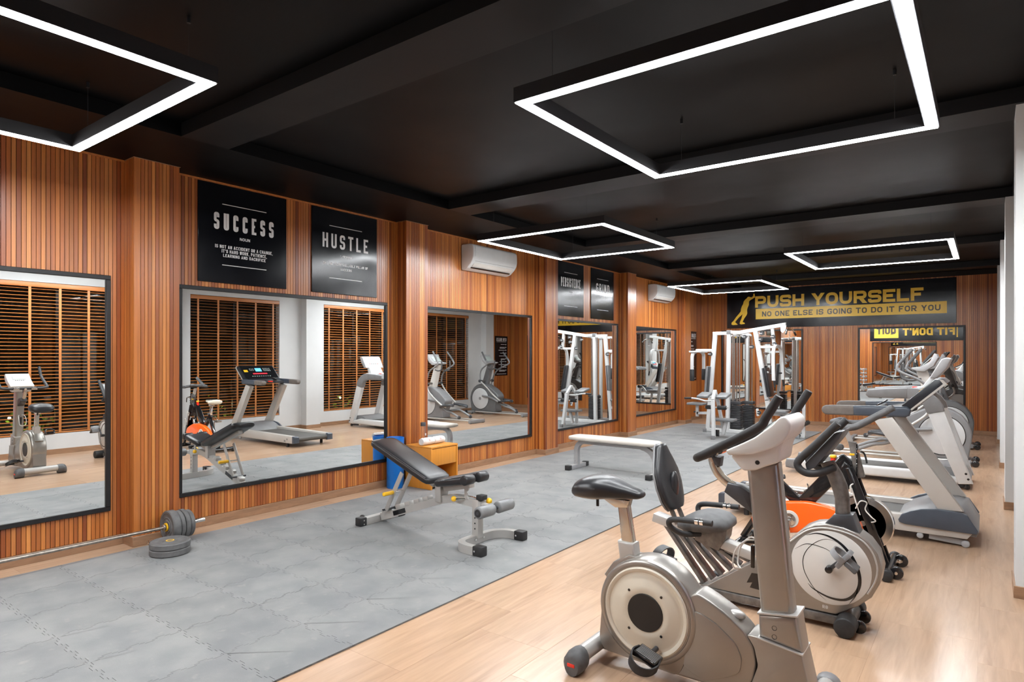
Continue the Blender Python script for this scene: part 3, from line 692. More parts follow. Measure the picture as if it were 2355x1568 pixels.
# ================================================================== UPRIGHT BIKE (nearest)
def upright_bike():
    c = 2.62; t = thing('upright_bike', 'nearest silver-taupe upright exercise bike with cream wheel disc and black saddle', 'exercise bike', (-1.05, c, 0))
    y0, y1 = c-0.075, c+0.075; hx, hz = -1.185, 0.288
    b = B(); b.lathe([(0.10, y0-c+0.004),(0.200, y0-c+0.004),(0.204, y0-c),(0.213, y0-c),(0.222, y0-c+0.006),(0.226, y0-c+0.018),(0.226, y1-c-0.018),(0.222, y1-c-0.006),(0.213, y1-c),(0.10, y1-c)], (hx, c, hz), 'y', 56)
    b.prism([(-1.405,0.27),(-1.418,0.11),(-1.392,0.066),(-1.25,0.060),(-1.04,0.050),(-0.97,0.20),(-1.1,0.15),(-1.3,0.15)], y0+0.008, y1-0.008, bev=0.012, fillet=0.03)
    b.prism([(-1.405,0.40),(-1.36,0.465),(-1.28,0.512),(-1.21,0.505),(-1.2,0.44),(-1.35,0.35)], y0+0.03, y1-0.03, bev=0.01)
    hs = b.build('wheel_housing', SILV, t)
    d = B().lathe([(0.0, 0.0),(0.085,0.0),(0.09,-0.002),(0.115,-0.002),(0.118,-0.0005),(0.15,-0.0005),(0.157,0.004),(0.172,0.004),(0.178,-0.001),(0.188,-0.003),(0.194,0.004),(0.194,0.014)], (hx, y0-0.003, hz), 'y', 64).build('wheel_disc', CREAM, hs)
    B().lathe([(0.0,-0.0035),(0.080,-0.0035),(0.082,0.0),(0.082,0.004)], (hx, y0-0.004, hz), 'y', 40).build('hub_cap', MATTEB, hs)
    for a in (48, 132, 228, 312):
        B().lathe([(0.0,-0.005),(0.006,-0.005),(0.0065,0.0)], (hx+0.112*math.cos(R(a)), y0-0.001, hz+0.112*math.sin(R(a))), 'y', 10).build('screw', BLACKP, hs)
    b = B(); b.prism([(-1.0,0.388),(-0.968,0.420),(-0.90,0.392),(-0.83,0.355),(-0.77,0.312),(-0.735,0.262),(-0.722,0.20),(-0.735,0.12),(-0.79,0.056),(-1.10,0.052),(-1.02,0.25)], c-0.062, c+0.062, bev=0.022, seg=3, fillet=0.02)
    fr = b.build('front_fairing', SILV, t)
    B().prism([(-1.0,0.335),(-0.955,0.345),(-0.88,0.315),(-0.80,0.255),(-0.775,0.20),(-0.785,0.14),(-0.86,0.095),(-0.93,0.065),(-1.02,0.10),(-1.0,0.25)], c-0.068, c-0.055, bev=0.005, fillet=0.02).build('fairing_panel', SILV, fr)
    B().sphere((-0.815,c,0.345), 0.04, 14, (0.9,0.55,0.5)).build('knuckle', SILVL, fr)
    B().prism([(-0.76,0.302),(-0.715,0.302),(-0.556,0.276),(-0.528,0.150),(-0.50,0.045),(-0.79,0.045),(-0.745,0.10),(-0.715,0.19),(-0.73,0.26)], c-0.066, c+0.066, bev=0.018, seg=3, fillet=0.012).build('base_shell', SILV, t)
    B().prism([(-0.718,0.392),(-0.574,0.414),(-0.552,0.276),(-0.714,0.300)], c-0.060, c+0.060, bev=0.02, seg=3).build('post_sleeve', SILV, t)
    B().prism([(-0.7195,0.397),(-0.572,0.419),(-0.571,0.412),(-0.719,0.390)], c-0.0615, c+0.0615, bev=0.001, seg=1).build('sleeve_lip', SILVL, t)
    B().prism([(-0.717,0.303),(-0.552,0.280),(-0.552,0.274),(-0.717,0.297)], c-0.0675, c+0.0675, bev=0.001, seg=1).build('sleeve_lip', SILVL, t)
    for z in (0.352, 0.318): B().lathe([(0.0,0.002),(0.006,0.002),(0.0095,-0.001),(0.0095,0.004)], (-0.655, c-0.0605, z), 'y', 14).build('bolt', BLACKP, t)
    B().prism([(-0.768,0.965),(-0.648,0.985),(-0.590,0.404),(-0.712,0.386)], c-0.048, c+0.040, bev=0.022, seg=3).build('upright_post', SILV, t)
    # console
    k = 2.50/2.57; sc_ = lambda P, f: [(x*f, 1.4-(1.4-z)*f) for x, z in P]
    cs = B().prism(sc_([(-0.848,1.018),(-0.836,1.000),(-0.74,1.012),(-0.66,1.045),(-0.622,1.075),(-0.601,1.112),(-0.598,1.146),(-0.62,1.170),(-0.641,1.163),(-0.667,1.133),(-0.735,1.078),(-0.782,1.052)], k), c-0.122, c+0.122, bev=0.022, seg=3, fillet=0.012).build('console', OFFW, t)
    B().prism(sc_([(-0.828,0.998),(-0.777,0.943),(-0.73,0.950),(-0.69,0.970),(-0.641,0.990),(-0.633,1.050),(-0.615,1.090),(-0.66,1.10)], 2.525/2.57), c-0.098, c+0.098, bev=0.024, seg=3, fillet=0.012).build('console_neck', OFFW, cs)
    n = Vector((-0.67,0,0.74)).normalized(); uu = Vector((0.74,0,0.67)).normalized(); cc = Vector((-0.672,c,1.1275))
    B().bar(cc-uu*0.030, cc+uu*0.030, 0.135, 0.006, 0.002, up=n).build('display', LCDG, cs)
    for q in range(5): B().bar(cc-uu*0.052+Vector((0,-0.04+q*0.02,0)), cc-uu*0.044+Vector((0,-0.04+q*0.02,0)), 0.013, 0.008, 0.001, up=n).build('button', GPLAS, cs)
    B().lathe([(0.0,-0.001),(0.0085,-0.001),(0.0085,0.004)], (-0.708, c-0.0985, 0.990), 'y', 16).build('speaker_port', MATTEB, cs)
    # handlebar
    near = [(-0.597,c-0.235,1.250),(-0.640,c-0.235,1.178),(-0.668,c-0.235,1.140),(-0.81,c-0.235,1.056),(-0.885,c-0.235,1.014),(-0.905,c-0.20,1.003),(-0.912,c-0.12,1.0),(-0.912,c,1.0)]
    pts = near + [(p[0], 2*c-p[1], p[2]) for p in near[-2::-1]]
    hb = B().tube(pts, 0.0165, 14, sm=5).build('handlebar', RUB, t)
    for s in (-1, 1):
        B().cyl((-0.597,c+s*0.235,1.25),(-0.5935,c+s*0.235,1.256),0.0155,12).build('grip_cap', RUB, hb)
        B().cyl((-0.912,c+s*0.06,1.0),(-0.912,c+s*0.12,1.0),0.0178,14).build('pulse_sensor', CHROME, hb)
    B().tube([(-0.912,c,1.0),(-0.915,c,0.965),(-0.898,c,0.922),(-0.862,c,0.885),(-0.80,c,0.852),(-0.74,c,0.83)], 0.019, 14, sm=4).build('stem', BRUSH, t)
    B().prism([(-0.925,0.995),(-0.90,0.985),(-0.875,0.985),(-0.88,0.945),(-0.90,0.95)], c-0.02, c+0.02, bev=0.004).build('bar_clamp', DPLAS, t)
    B().prism([(-0.845,0.885),(-0.79,0.878),(-0.745,0.852),(-0.74,0.775),(-0.755,0.778),(-0.86,0.845)], c-0.036, c+0.036, bev=0.012).build('stem_boot', DPLAS, t)
    # seat
    B().prism([(-1.352,0.735),(-1.300,0.740),(-1.268,0.545),(-1.328,0.538)], c-0.020, c+0.020, bev=0.010, seg=3).build('seat_post', BRUSH, t)
    B().prism([(-1.345,0.562),(-1.262,0.562),(-1.252,0.475),(-1.330,0.452)], c-0.032, c+0.032, bev=0.012, seg=3).build('seat_sleeve', SILVL, t)
    B().prism([(-1.43,0.745),(-1.29,0.748),(-1.30,0.715),(-1.36,0.708),(-1.40,0.728)], c-0.022, c+0.022, bev=0.004).build('seat_bracket', BRUSH, t)
    B().tube([(-1.445,c-0.03,0.742),(-1.445,c-0.03,0.705)], 0.007, 8).build('seat_lever', RUB, t)
    lp = []
    for x, hw, zt, zb in [(-1.558,0.060,0.785,0.752),(-1.554,0.085,0.800,0.742),(-1.535,0.108,0.822,0.736),(-1.50,0.120,0.838,0.734),(-1.45,0.124,0.846,0.735),(-1.41,0.115,0.847,0.740),(-1.37,0.092,0.838,0.745),(-1.325,0.066,0.821,0.750),(-1.28,0.052,0.808,0.755),(-1.25,0.044,0.800,0.758),(-1.235,0.034,0.792,0.764),(-1.228,0.020,0.785,0.771)]:
        lp.append(ell(x, zb, zt, hw, c, 18))
    B().loft(lp).build('saddle', VINYL, t, sharp=60)
    # stabilisers
    B().tube([(-1.452,c-0.19,0.066),(-1.452,c+0.19,0.066)], 0.036, 18).build('rear_stabiliser', SILVL, t)
    for s in (-1, 1):
        lp = []
        for k, (dy, r1, zl) in enumerate([(0.165,0.041,0.106),(0.185,0.047,0.110),(0.215,0.050,0.108),(0.24,0.047,0.098),(0.252,0.034,0.080)]):
            lp.append([(-1.452+r1*p[0], c+s*dy, max(0.0005, zl/2+ (zl/2)*p[1]*1.0)) for p in [(math.cos(a*math.pi/8), math.sin(a*math.pi/8)) for a in range(16)]])
        e = B().loft(lp).build('end_cap', GRUB, t)
        B().box(-1.473,-1.435,c+s*0.2505-0.004,c+s*0.2505+0.004,0.040,0.056,0.003).build('reflector', REDP, e)
    B().tube([(-0.52,c-0.23,0.062),(-0.52,c+0.23,0.062)], 0.034, 16).build('front_stabiliser', SILVL, t)
    for s in (-1, 1): B().cyl((-0.52,c+s*0.20,0.05),(-0.52,c+s*0.262,0.05),0.050,18,0.01).build('end_cap', GPLAS, t)
    B().box(-1.44,-0.52,c-0.03,c+0.03,0.048,0.088,0.006).build('frame_rail', DARKST, t)
    # cranks and pedals
    for s, px, pz, tilt in ((-1,-1.132,0.148,0.35),(1,-1.205,0.455,0.2)):
        yy = c+s*0.105
        B().cyl((px,c+s*0.078,pz),(px,c+s*0.128,pz),0.011,12).build('pedal_axle', DPLAS, t)
        M = Matrix.Translation((px, c+s*0.165, pz)) @ Matrix.Rotation(tilt, 4, 'Y')
        p = B().box(-0.052,0.052,-0.042,0.042,-0.013,0.013,0.006,2,M).build('pedal', BLACKP, t)
        b = B()
        for k in range(7): b.box(-0.045,0.045,-0.034+k*0.010,-0.029+k*0.010,0.0125,0.0145,0,1,M)
        b.build('tread', GPLAS, p)
        st = [M @ Vector(q) for q in ((-0.050,0.010,-0.002),(-0.058,-0.035,-0.004),(-0.040,-0.072,-0.018),(0.0,-0.086,-0.026),(0.042,-0.072,-0.018),(0.060,-0.035,-0.004),(0.050,0.010,-0.002))]
        if s > 0: st = [M @ Vector(q) for q in ((-0.02,-0.048,-0.008),(-0.02,-0.052,0.03),(-0.01,-0.03,0.056),(0.0,0.02,0.056),(0.01,0.05,0.03),(0.01,0.046,-0.008))]
        B().rtube(st, 0.006, 0.036, n_axis=M.to_3x3() @ Vector((1,0,0) if s > 0 else (0,0,1)), sm=4).build('strap', RUB if s < 0 else GRUB, p)
    # bottle cage behind the post
    for s in (-1,1): B().tube([(-0.742,c+s*0.012,0.665),(-0.775,c+s*0.03,0.66),(-0.812,c+s*0.037,0.615),(-0.822,c+s*0.03,0.55),(-0.80,c+s*0.0,0.535)],0.0035,6,sm=4).build('bottle_cage_wire', OFFW, t)
    B().box(-0.760,-0.745,c-0.008,c+0.008,0.55,0.64,0.003).build('cage_mount', BLACKP, t)
    return t
upright_bike()
# ================================================================== RECUMBENT BIKE
def recumbent():
    c = 3.66; y0, y1 = 3.59, 3.73; t = thing('recumbent_bike', 'silver-taupe recumbent bike with white round side disc and black backrest seat', 'exercise bike', (-1.0, c, 0))
    out = [(-1.347,0.070),(-1.288,0.085),(-0.998,0.293),(-0.852,0.412),(-0.772,0.494),(-0.72,0.522),(-0.66,0.534),(-0.584,0.527),(-0.52,0.508),(-0.470,0.473),(-0.431,0.420),(-0.412,0.345),(-0.424,0.272),(-0.458,0.200),(-0.52,0.140),(-0.619,0.076)]
    hs = B().prism(out, y0, y1, bev=0.014, seg=3).build('body_shell', SILV, t)
    B().tube([(x, y0-0.001, z) for x, z in [(-0.86,0.392),(-0.772,0.474),(-0.72,0.502),(-0.66,0.513),(-0.584,0.507),(-0.52,0.488),(-0.478,0.458),(-0.447,0.41),(-0.432,0.345),(-0.444,0.28),(-0.475,0.215)]], 0.005, 6, sm=3).build('edge_trim', SILVL, hs)
    hx, hz = -0.645, 0.312
    d = B().lathe([(0.0,-0.004),(0.180,-0.004),(0.188,-0.001),(0.190,0.004)], (hx, y0-0.001, hz), 'y', 64).build('side_disc', OFFW, hs)
    def arc(pts, w, nm):
        P = smooth_path([(hx+p[0], y0-0.0058, hz+p[1]) for p in pts], 6); b = B(); n = len(P); L = []
        for i, p in enumerate(P):
            tt = (P[min(n-1, i+1)]-P[max(0, i-1)]).normalized(); nn = Vector((-tt.z,0,tt.x)); ww = w*(math.sin(math.pi*(i+0.35)/(n-0.3))+0.06)
            L.append((b.bm.verts.new(p+nn*ww), b.bm.verts.new(p-nn*ww)))
        for a, e in zip(L, L[1:]): b._face([a[0], a[1], e[1], e[0]])
        b.build(nm, BLACKP, d)
    arc([(-0.115,0.150),(-0.06,0.168),(0.0,0.160),(0.06,0.125),(0.11,0.06),(0.135,-0.02),(0.125,-0.09),(0.075,-0.145),(0.0,-0.152),(-0.075,-0.125),(-0.105,-0.100)], 0.0075, 'print_swoosh')
    arc([(-0.17,0.068),(-0.11,0.105),(-0.03,0.098),(0.02,0.075)], 0.0016, 'print_line')
    arc([(0.05,0.135),(-0.02,0.145),(-0.085,0.105),(-0.125,0.04),(-0.125,-0.03),(-0.09,-0.10),(-0.045,-0.15),(-0.015,-0.172)], 0.0018, 'print_line')
    arc([(0.128,-0.06),(0.118,-0.115),(0.085,-0.168)], 0.0022, 'print_line')
    text('R8', (-0.668,y0-0.001,0.106), (1,0,0), (0,0,1), 0.026, 0.017, OFFW, hs, w=0.2)
    rect((-1.03,y0,0.163), (1,0,0), (0,0,1), 0, 0, BLACKP, hs, 'dark_decal', off=0.0015, poly=[(-0.035,-0.017),(-0.005,-0.010),(-0.018,-0.040),(0.06,-0.045),(0.06,0.046),(-0.008,0.042)])
    B().box(-1.352,-0.590,y0-0.012,y1+0.012,0.028,0.071,0.004).build('base_rail', DARKST, t)
    B().box(-1.30,-0.60,y1+0.02,y1+0.05,0.012,0.03,0.003).build('floor_skid', SILVL, t)
    # front and rear feet
    f = B().tube([(-0.565,3.52,0.052),(-0.565,3.85,0.052)],0.036,16).build('front_foot', DARKST, t)
    B().cyl((-0.565,3.495,0.051),(-0.565,3.60,0.051),0.050,22,0.006).build('foot_cap', RUB, f); B().cyl((-0.565,3.78,0.051),(-0.565,3.86,0.051),0.050,22,0.006).build('foot_cap', RUB, f)
    for yy in (3.755, 3.60): B().cyl((-0.515,yy,0.034),(-0.515,yy+0.022,0.034),0.033,16,0.004).build('transport_wheel', BLACKP, f)
    f = B().tube([(-1.33,3.44,0.04),(-1.33,3.88,0.04)],0.030,14).build('rear_foot', SILVL, t)
    for yy in (3.42,3.83): B().cyl((-1.33,yy,0.04),(-1.33,yy+0.07,0.04),0.039,16,0.005).build('foot_cap', RUB, f)
    # slanted bars and seat rail
    for k in range(6):
        u = k/5; B().bar((-1.562+0.36*u, c, 0.375-0.082*u),(-1.325+0.26*u, c, 0.070+0.185*u),0.056,0.022,0.002,up=(0.75,0,0.6)).build('slanted_bar', DARKST, t)
    B().bar((-1.638,c,0.414),(-1.045,c,0.286),0.085,0.052,0.006).build('seat_rail', SILVL, t)
    B().prism([(-1.36,0.392),(-1.178,0.425),(-1.188,0.36),(-1.23,0.285),(-1.37,0.325)], c-0.055, c+0.055, bev=0.004).build('seat_carriage', DARKST, t)
    lp = []
    for x, z0, z1, hw in [(-1.468,0.398,0.425,0.06),(-1.45,0.384,0.440,0.115),(-1.40,0.375,0.470,0.155),(-1.34,0.378,0.492,0.165),(-1.28,0.386,0.498,0.165),(-1.22,0.398,0.488,0.15),(-1.18,0.412,0.466,0.12),(-1.162,0.424,0.448,0.07)]: lp.append(ell(x, z0, z1, hw, c, 18, 2.8))
    B().loft(lp).build('seat', GRUB, t, sharp=60)
    # backrest: teardrop pad leaning back
    up = Vector((-0.105,0,0.378)).normalized(); nr = Vector((0.378,0,0.105)).normalized(); b0 = Vector((-1.508,c,0.482)); lp = []
    H = 0.392
    ow = [(0.0,0.085),(0.02,0.115),(0.06,0.145),(0.14,0.165),(0.22,0.158),(0.28,0.125),(0.33,0.088),(0.37,0.062),(H-0.006,0.045),(H,0.022)]
    for h, w in ow:
        m = b0+up*h; ring = []
        for k in range(18):
            a = 2*math.pi*k/18; ca, sa = math.cos(a), math.sin(a); ring.append(m+Vector((0,1,0))*w*math.copysign(abs(ca)**0.8, ca)+nr*(0.034*math.copysign(abs(sa)**0.7, sa))*(1 if w > 0.03 else 0.6))
        lp.append(ring)
    bk = B().loft(lp).build('backrest', VINYL, t, sharp=70)
    B().sphere(b0+up*0.13+nr*0.028, 0.07, 16, (0.36,0.72,1.30)).build('lumbar_boss', VINYL, bk)
    B().tube([m for m in [b0+up*h+Vector((0,1,0))*w-nr*0.012 for h, w in ow]+[b0+up*h-Vector((0,1,0))*w-nr*0.012 for h, w in ow[::-1]]],0.006,6,closed=True).build('piping', GPLAS, bk)
    for s in (-1,1): B().bar((-1.530,c+s*0.05,0.52),(-1.475,c+s*0.05,0.40),0.03,0.02,0.004,up=(1,0,0.3)).build('back_strut', DARKST, t)
    for s in (-1,1):
        yo = c+s*0.235
        h = B().tube([(-1.20,yo,0.485),(-1.30,yo,0.482),(-1.42,yo,0.474),(-1.452,yo-s*0.005,0.452),(-1.44,yo-s*0.02,0.418),(-1.385,yo-s*0.06,0.385),(-1.325,yo-s*0.15,0.375)],0.0165,12,sm=5).build('side_handle', RUB, t)
        for q in (-1.295,-1.268): B().cyl((q,yo,0.4835),(q+0.019,yo,0.4838),0.0178,14).build('pulse_sensor', CHROME, h)
    # neck, console, handlebar
    lp = []
    for x, z, w, d in [(-0.598,0.555,0.036,0.030),(-0.598,0.60,0.036,0.030),(-0.600,0.66,0.036,0.030),(-0.612,0.72,0.037,0.030),(-0.635,0.78,0.036,0.030),(-0.672,0.845,0.034,0.028)]:
        lp.append([(x+w*math.cos(a*math.pi/8)*1.0, c+d*math.sin(a*math.pi/8), z+0.35*w*math.cos(a*math.pi/8)*(1 if z > 0.7 else 0.1)) for a in range(16)])
    B().loft(lp).build('neck', DARKST, t, sharp=60)
    B().prism([(-0.680,0.525),(-0.634,0.582),(-0.545,0.592),(-0.510,0.495),(-0.56,0.515),(-0.62,0.525)], c-0.055, c+0.055, bev=0.01).build('neck_collar', DPLAS, t)
    cs = B().prism([(-0.757,0.842),(-0.748,0.805),(-0.71,0.825),(-0.596,0.985),(-0.580,1.022),(-0.617,1.012)], c-0.11, c+0.11, bev=0.010, fillet=0.008).build('console', DPLAS, t)
    B().bar((-0.752,c,0.848),(-0.622,c,1.008),0.17,0.006,0.002,up=(-0.78,0,0.63)).build('display', LGPLAS, cs)
    for s in (-1,1):
        yo = c+s*0.125
        B().tube([(-0.635,c+s*0.03,0.822),(-0.69,yo-s*0.02,0.800),(-0.748,yo,0.797),(-0.785,yo,0.822),(-0.782,yo,0.86),(-0.70,yo,0.95),(-0.60,yo,1.062)],0.0195,12,sm=5).build('handlebar', RUB, t)
    for s, a in ((-1, 0.80),(1, 0.80+math.pi)):
        yy = c+s*0.105; px, pz = hx+0.115*math.cos(a), hz+0.115*math.sin(a)
        B().cyl((hx,yy-s*0.03,hz),(hx,yy+s*0.012,hz),0.018,16,0.003).build('axle_cap', BLACKP, t)
        B().bar((hx,yy,hz),(px,yy,pz),0.020,0.014,0.004,up=(0,1,0)).build('crank', DPLAS, t)
        M = Matrix.Translation((px, c+s*0.16, pz)) @ Matrix.Rotation(-0.9 if s < 0 else 0.4, 4, 'Y')
        p = B().box(-0.048,0.048,-0.042,0.042,-0.012,0.012,0.005,2,M).build('pedal', GPLAS, t)
        st = [M @ Vector(q) for q in ((0.0,-0.05,-0.004),(0.0,-0.056,0.03),(0.0,-0.03,0.062),(0.0,0.02,0.064),(0.0,0.05,0.035),(0.0,0.046,-0.004))]
        B().rtube(st, 0.006, 0.03, n_axis=M.to_3x3() @ Vector((1,0,0)), sm=4).build('strap', GPLAS, p)
        B().box(-0.012,0.012,-0.045,0.045,-0.075,-0.012,0.004,1,M).build('pedal_weight', GRUB, p)
    return t
recumbent()
# ================================================================== SPIN BIKE
def spin():
    c = 4.77; t = thing('spin_bike', 'orange and black spin bike with chrome-rimmed flywheel, between the recumbent bike and treadmill', 'exercise bike', (-0.95, c, 0))
    fx, fz, fr = -0.655, 0.298, 0.178
    w = B().lathe([(0.0,-0.024),(0.135,-0.024)], (fx,c,fz),'y',48); w = w.lathe([(0.0,0.024),(0.135,0.024)], (fx,c,fz),'y',48)
    fw = w.build('flywheel', BLACKP, t)
    B().lathe([(0.132,-0.026),(0.172,-0.026),(fr,-0.020),(fr,0.020),(0.172,0.026),(0.132,0.026),(0.132,-0.026)], (fx,c,fz),'y',56).build('flywheel_rim', CHROME, fw)
    B().lathe([(0.0,-0.045),(0.018,-0.045),(0.02,-0.024)], (fx,c,fz),'y',16).build('axle', CHROME, fw)
    for s in (-1,1):
        B().bar((-0.735,c+s*0.052,0.66),(-0.528,c+s*0.052,0.062),0.022,0.052,0.006,up=(1,0,0.3)).build('fork_blade', BLACKP, t)
    B().prism([(-0.80,0.63),(-0.765,0.70),(-0.73,0.675),(-0.695,0.60),(-0.70,0.545),(-0.75,0.50)], c-0.05, c+0.05, bev=0.014, seg=3).build('fork_crown', BLACKP, t)
    B().bar((-0.745,c,0.715),(-1.02,c,0.375),0.05,0.098,0.012,up=(0.7,0,-0.6)).build('main_tube', BLACKP, t)
    B().bar((-1.06,c,0.372),(-1.235,c,0.535),0.046,0.066,0.01,up=(0.6,0,0.6)).build('seat_tube', BLACKP, t)
    B().bar((-1.20,c,0.48),(-1.44,c,0.07),0.04,0.045,0.006,up=(1,0,0.5)).build('rear_stay', BLACKP, t)
    B().bar((-0.52,c,0.052),(-1.45,c,0.052),0.05,0.04,0.006).build('base_rail', BLACKP, t)
    B().prism([(-0.745,0.830),(-0.700,0.825),(-0.648,0.60),(-0.700,0.585)], c-0.026, c+0.026, bev=0.004).build('head_tube', DARKST, t)
    B().prism([(-0.785,0.912),(-0.752,0.908),(-0.712,0.815),(-0.742,0.815)], c-0.018, c+0.018, bev=0.004).build('bar_post', SILVL, t)
    B().tube([(-0.690,c-0.04+0.008*math.sin(k*1.25),0.81-0.0032*k*2+0.005*math.cos(k*1.25)) for k in range(34)],0.0045,6).build('brake_cable', BLACKP, t)
    k = B().cyl((-0.838,c,0.655),(-0.838,c,0.712),0.017,14).build('resistance_knob', REDP, t)
    B().cyl((-0.838,c,0.706),(-0.838,c,0.728),0.022,18,0.007).build('knob_top', YELP, k)
    B().cyl((-0.675,c-0.025,0.775),(-0.675,c-0.07,0.775),0.010,10).build('bar_bolt', CHROME, t)
    B().tube([(-0.675,c-0.06,0.775),(-0.645,c-0.065,0.765),(-0.632,c-0.065,0.725),(-0.628,c-0.065,0.70)],0.0065,8,sm=3).build('brake_lever', BLACKP, t)
    B().cyl((-0.79,c-0.02,0.79),(-0.79,c-0.06,0.79),0.022,14,0.004).build('post_knob', GRUB, t)
    B().box(-0.735,-0.705,c-0.0275,c-0.010,0.738,0.752,0.002).build('warning_label', YELP, t)
    # handlebar
    hb = B()
    hb.tube([(-0.775,c-0.17,0.935),(-0.765,c-0.08,0.945),(-0.765,c+0.08,0.945),(-0.775,c+0.17,0.935)],0.021,12,sm=5)
    for s in (-1,1):
        hb.tube([(-0.765,c+s*0.06,0.945),(-0.80,c+s*0.07,0.962),(-0.835,c+s*0.03,0.955),(-0.84,c,0.952)],0.020,10,sm=4)
        hb.tube([(-0.775,c+s*0.165,0.936),(-0.71,c+s*0.175,0.938),(-0.66,c+s*0.175,0.955),(-0.575,c+s*0.165,1.01),(-0.50,c+s*0.155,1.058)],0.0215,12,sm=5)
    hb.build('handlebar', GRUB, t)
    B().prism([(-1.345,0.165),(-1.362,0.245),(-1.29,0.325),(-1.154,0.381),(-0.987,0.402),(-0.848,0.388),(-0.747,0.352),(-0.672,0.312),(-0.640,0.245),(-0.69,0.212),(-0.80,0.205),(-0.95,0.198),(-1.10,0.168),(-1.25,0.135)], c-0.085, c-0.028, bev=0.014, seg=3, fillet=0.02).build('chain_guard', ORANGE, t)
    hx, hz = -1.098, 0.268
    B().lathe([(0.0,-0.004),(0.058,-0.004),(0.060,0.0)], (hx,c-0.085,hz),'y',32).build('crank_ring', OFFW, t)
    B().lathe([(0.0,-0.02),(0.018,-0.02),(0.02,-0.012),(0.042,-0.010),(0.044,-0.003)], (hx,c-0.087,hz),'y',28).build('chainring', CHROME, t)
    for s, a in ((-1,-1.57),(1,1.57)):
        yy = c+s*0.115; px, pz = hx+0.15*math.cos(a), hz+0.15*math.sin(a)
        B().bar((hx,yy,hz),(px,yy,pz),0.020,0.014,0.004,up=(0,1,0)).build('crank', CHROME, t)
        p = B().box(px-0.045,px+0.045,yy+s*0.055-0.04,yy+s*0.055+0.04,pz-0.012,pz+0.012,0.004).build('pedal', STEELB, t)
        B().tube([(px+0.03,yy+s*0.02,pz),(px+0.07,yy+s*0.03,pz+0.03),(px+0.06,yy+s*0.055,pz+0.06),(px+0.07,yy+s*0.08,pz+0.03),(px+0.03,yy+s*0.09,pz)],0.004,6,sm=3).build('toe_cage', CHROME, p)
    # white bottle cage on the fork
    for s in (-1,1): B().tube([(-0.715,c-0.085+s*0.010,0.50),(-0.72,c-0.085+s*0.012,0.545),(-0.705,c-0.085,0.56)],0.004,6,sm=4).build('bottle_cage_wire', OFFW, t)
    B().tube([(-0.69,c-0.085,0.40),(-0.66,c-0.10,0.455),(-0.625,c-0.085,0.445),(-0.635,c-0.08,0.40),(-0.60,c-0.09,0.36),(-0.575,c-0.085,0.335),(-0.60,c-0.08,0.322)],0.004,6,sm=4).build('bottle_cage_wire', OFFW, t)
    B().tube([(-0.715,c-0.078,0.53),(-0.69,c-0.078,0.44),(-0.665,c-0.078,0.36)],0.004,6).build('bottle_cage_wire', OFFW, t)
    # feet
    f = B().tube([(-0.50,c-0.22,0.045),(-0.50,c+0.22,0.045)],0.028,14).build('front_foot', BLACKP, t)
    for s in (-1,1):
        B().cyl((-0.50,c+s*0.19,0.038),(-0.50,c+s*0.245,0.038),0.037,16,0.006).build('foot_cap', RUB, f)
        w = B().cyl((-0.455,c+s*0.145-0.014,0.042),(-0.455,c+s*0.145+0.014,0.042),0.041,20,0.007).build('transport_wheel', BLACKP, f)
        B().cyl((-0.455,c+s*0.145-0.016,0.042),(-0.455,c+s*0.145+0.016,0.042),0.010,10).build('hub', CHROME, f)
        B().bar((-0.505,c+s*0.12,0.05),(-0.455,c+s*0.12,0.043),0.012,0.024,0.002).build('wheel_arm', CHROME, f)
    f = B().tube([(-1.45,c-0.22,0.04),(-1.45,c+0.22,0.04)],0.028,14).build('rear_foot', BLACKP, t)
    for s in (-1,1): B().cyl((-1.45,c+s*0.19,0.037),(-1.45,c+s*0.245,0.037),0.036,16,0.006).build('foot_cap', RUB, f)
    # saddle
    B().bar((-1.215,c,0.50),(-1.245,c,0.672),0.028,0.034,0.004,up=(1,0,0)).build('seat_post', CHROME, t)
    B().cyl((-1.21,c,0.53),(-1.15,c,0.545),0.016,12).build('seat_knob', GRUB, t)
    B().bar((-1.30,c,0.675),(-1.19,c,0.680),0.035,0.022,0.003).build('seat_slider', SILVL, t)
    lp = [ell(x, z0, z1, hw, c, 14) for x, z0, z1, hw in [(-1.385,0.712,0.745,0.05),(-1.37,0.692,0.762,0.095),(-1.32,0.688,0.765,0.10),(-1.26,0.698,0.758,0.065),(-1.19,0.708,0.755,0.035),(-1.12,0.715,0.752,0.024),(-1.105,0.722,0.742,0.012)]]
    s_ = B().loft(lp).build('saddle', CREAM, t, sharp=60)
    B().loft([ell(x, z0, z1, hw, c, 14) for x, z0, z1, hw in [(-1.34,0.752,0.772,0.06),(-1.28,0.744,0.770,0.055),(-1.19,0.742,0.762,0.028),(-1.11,0.735,0.757,0.02)]]).build('saddle_top', VINYL, s_, sharp=60)
    return t
spin()
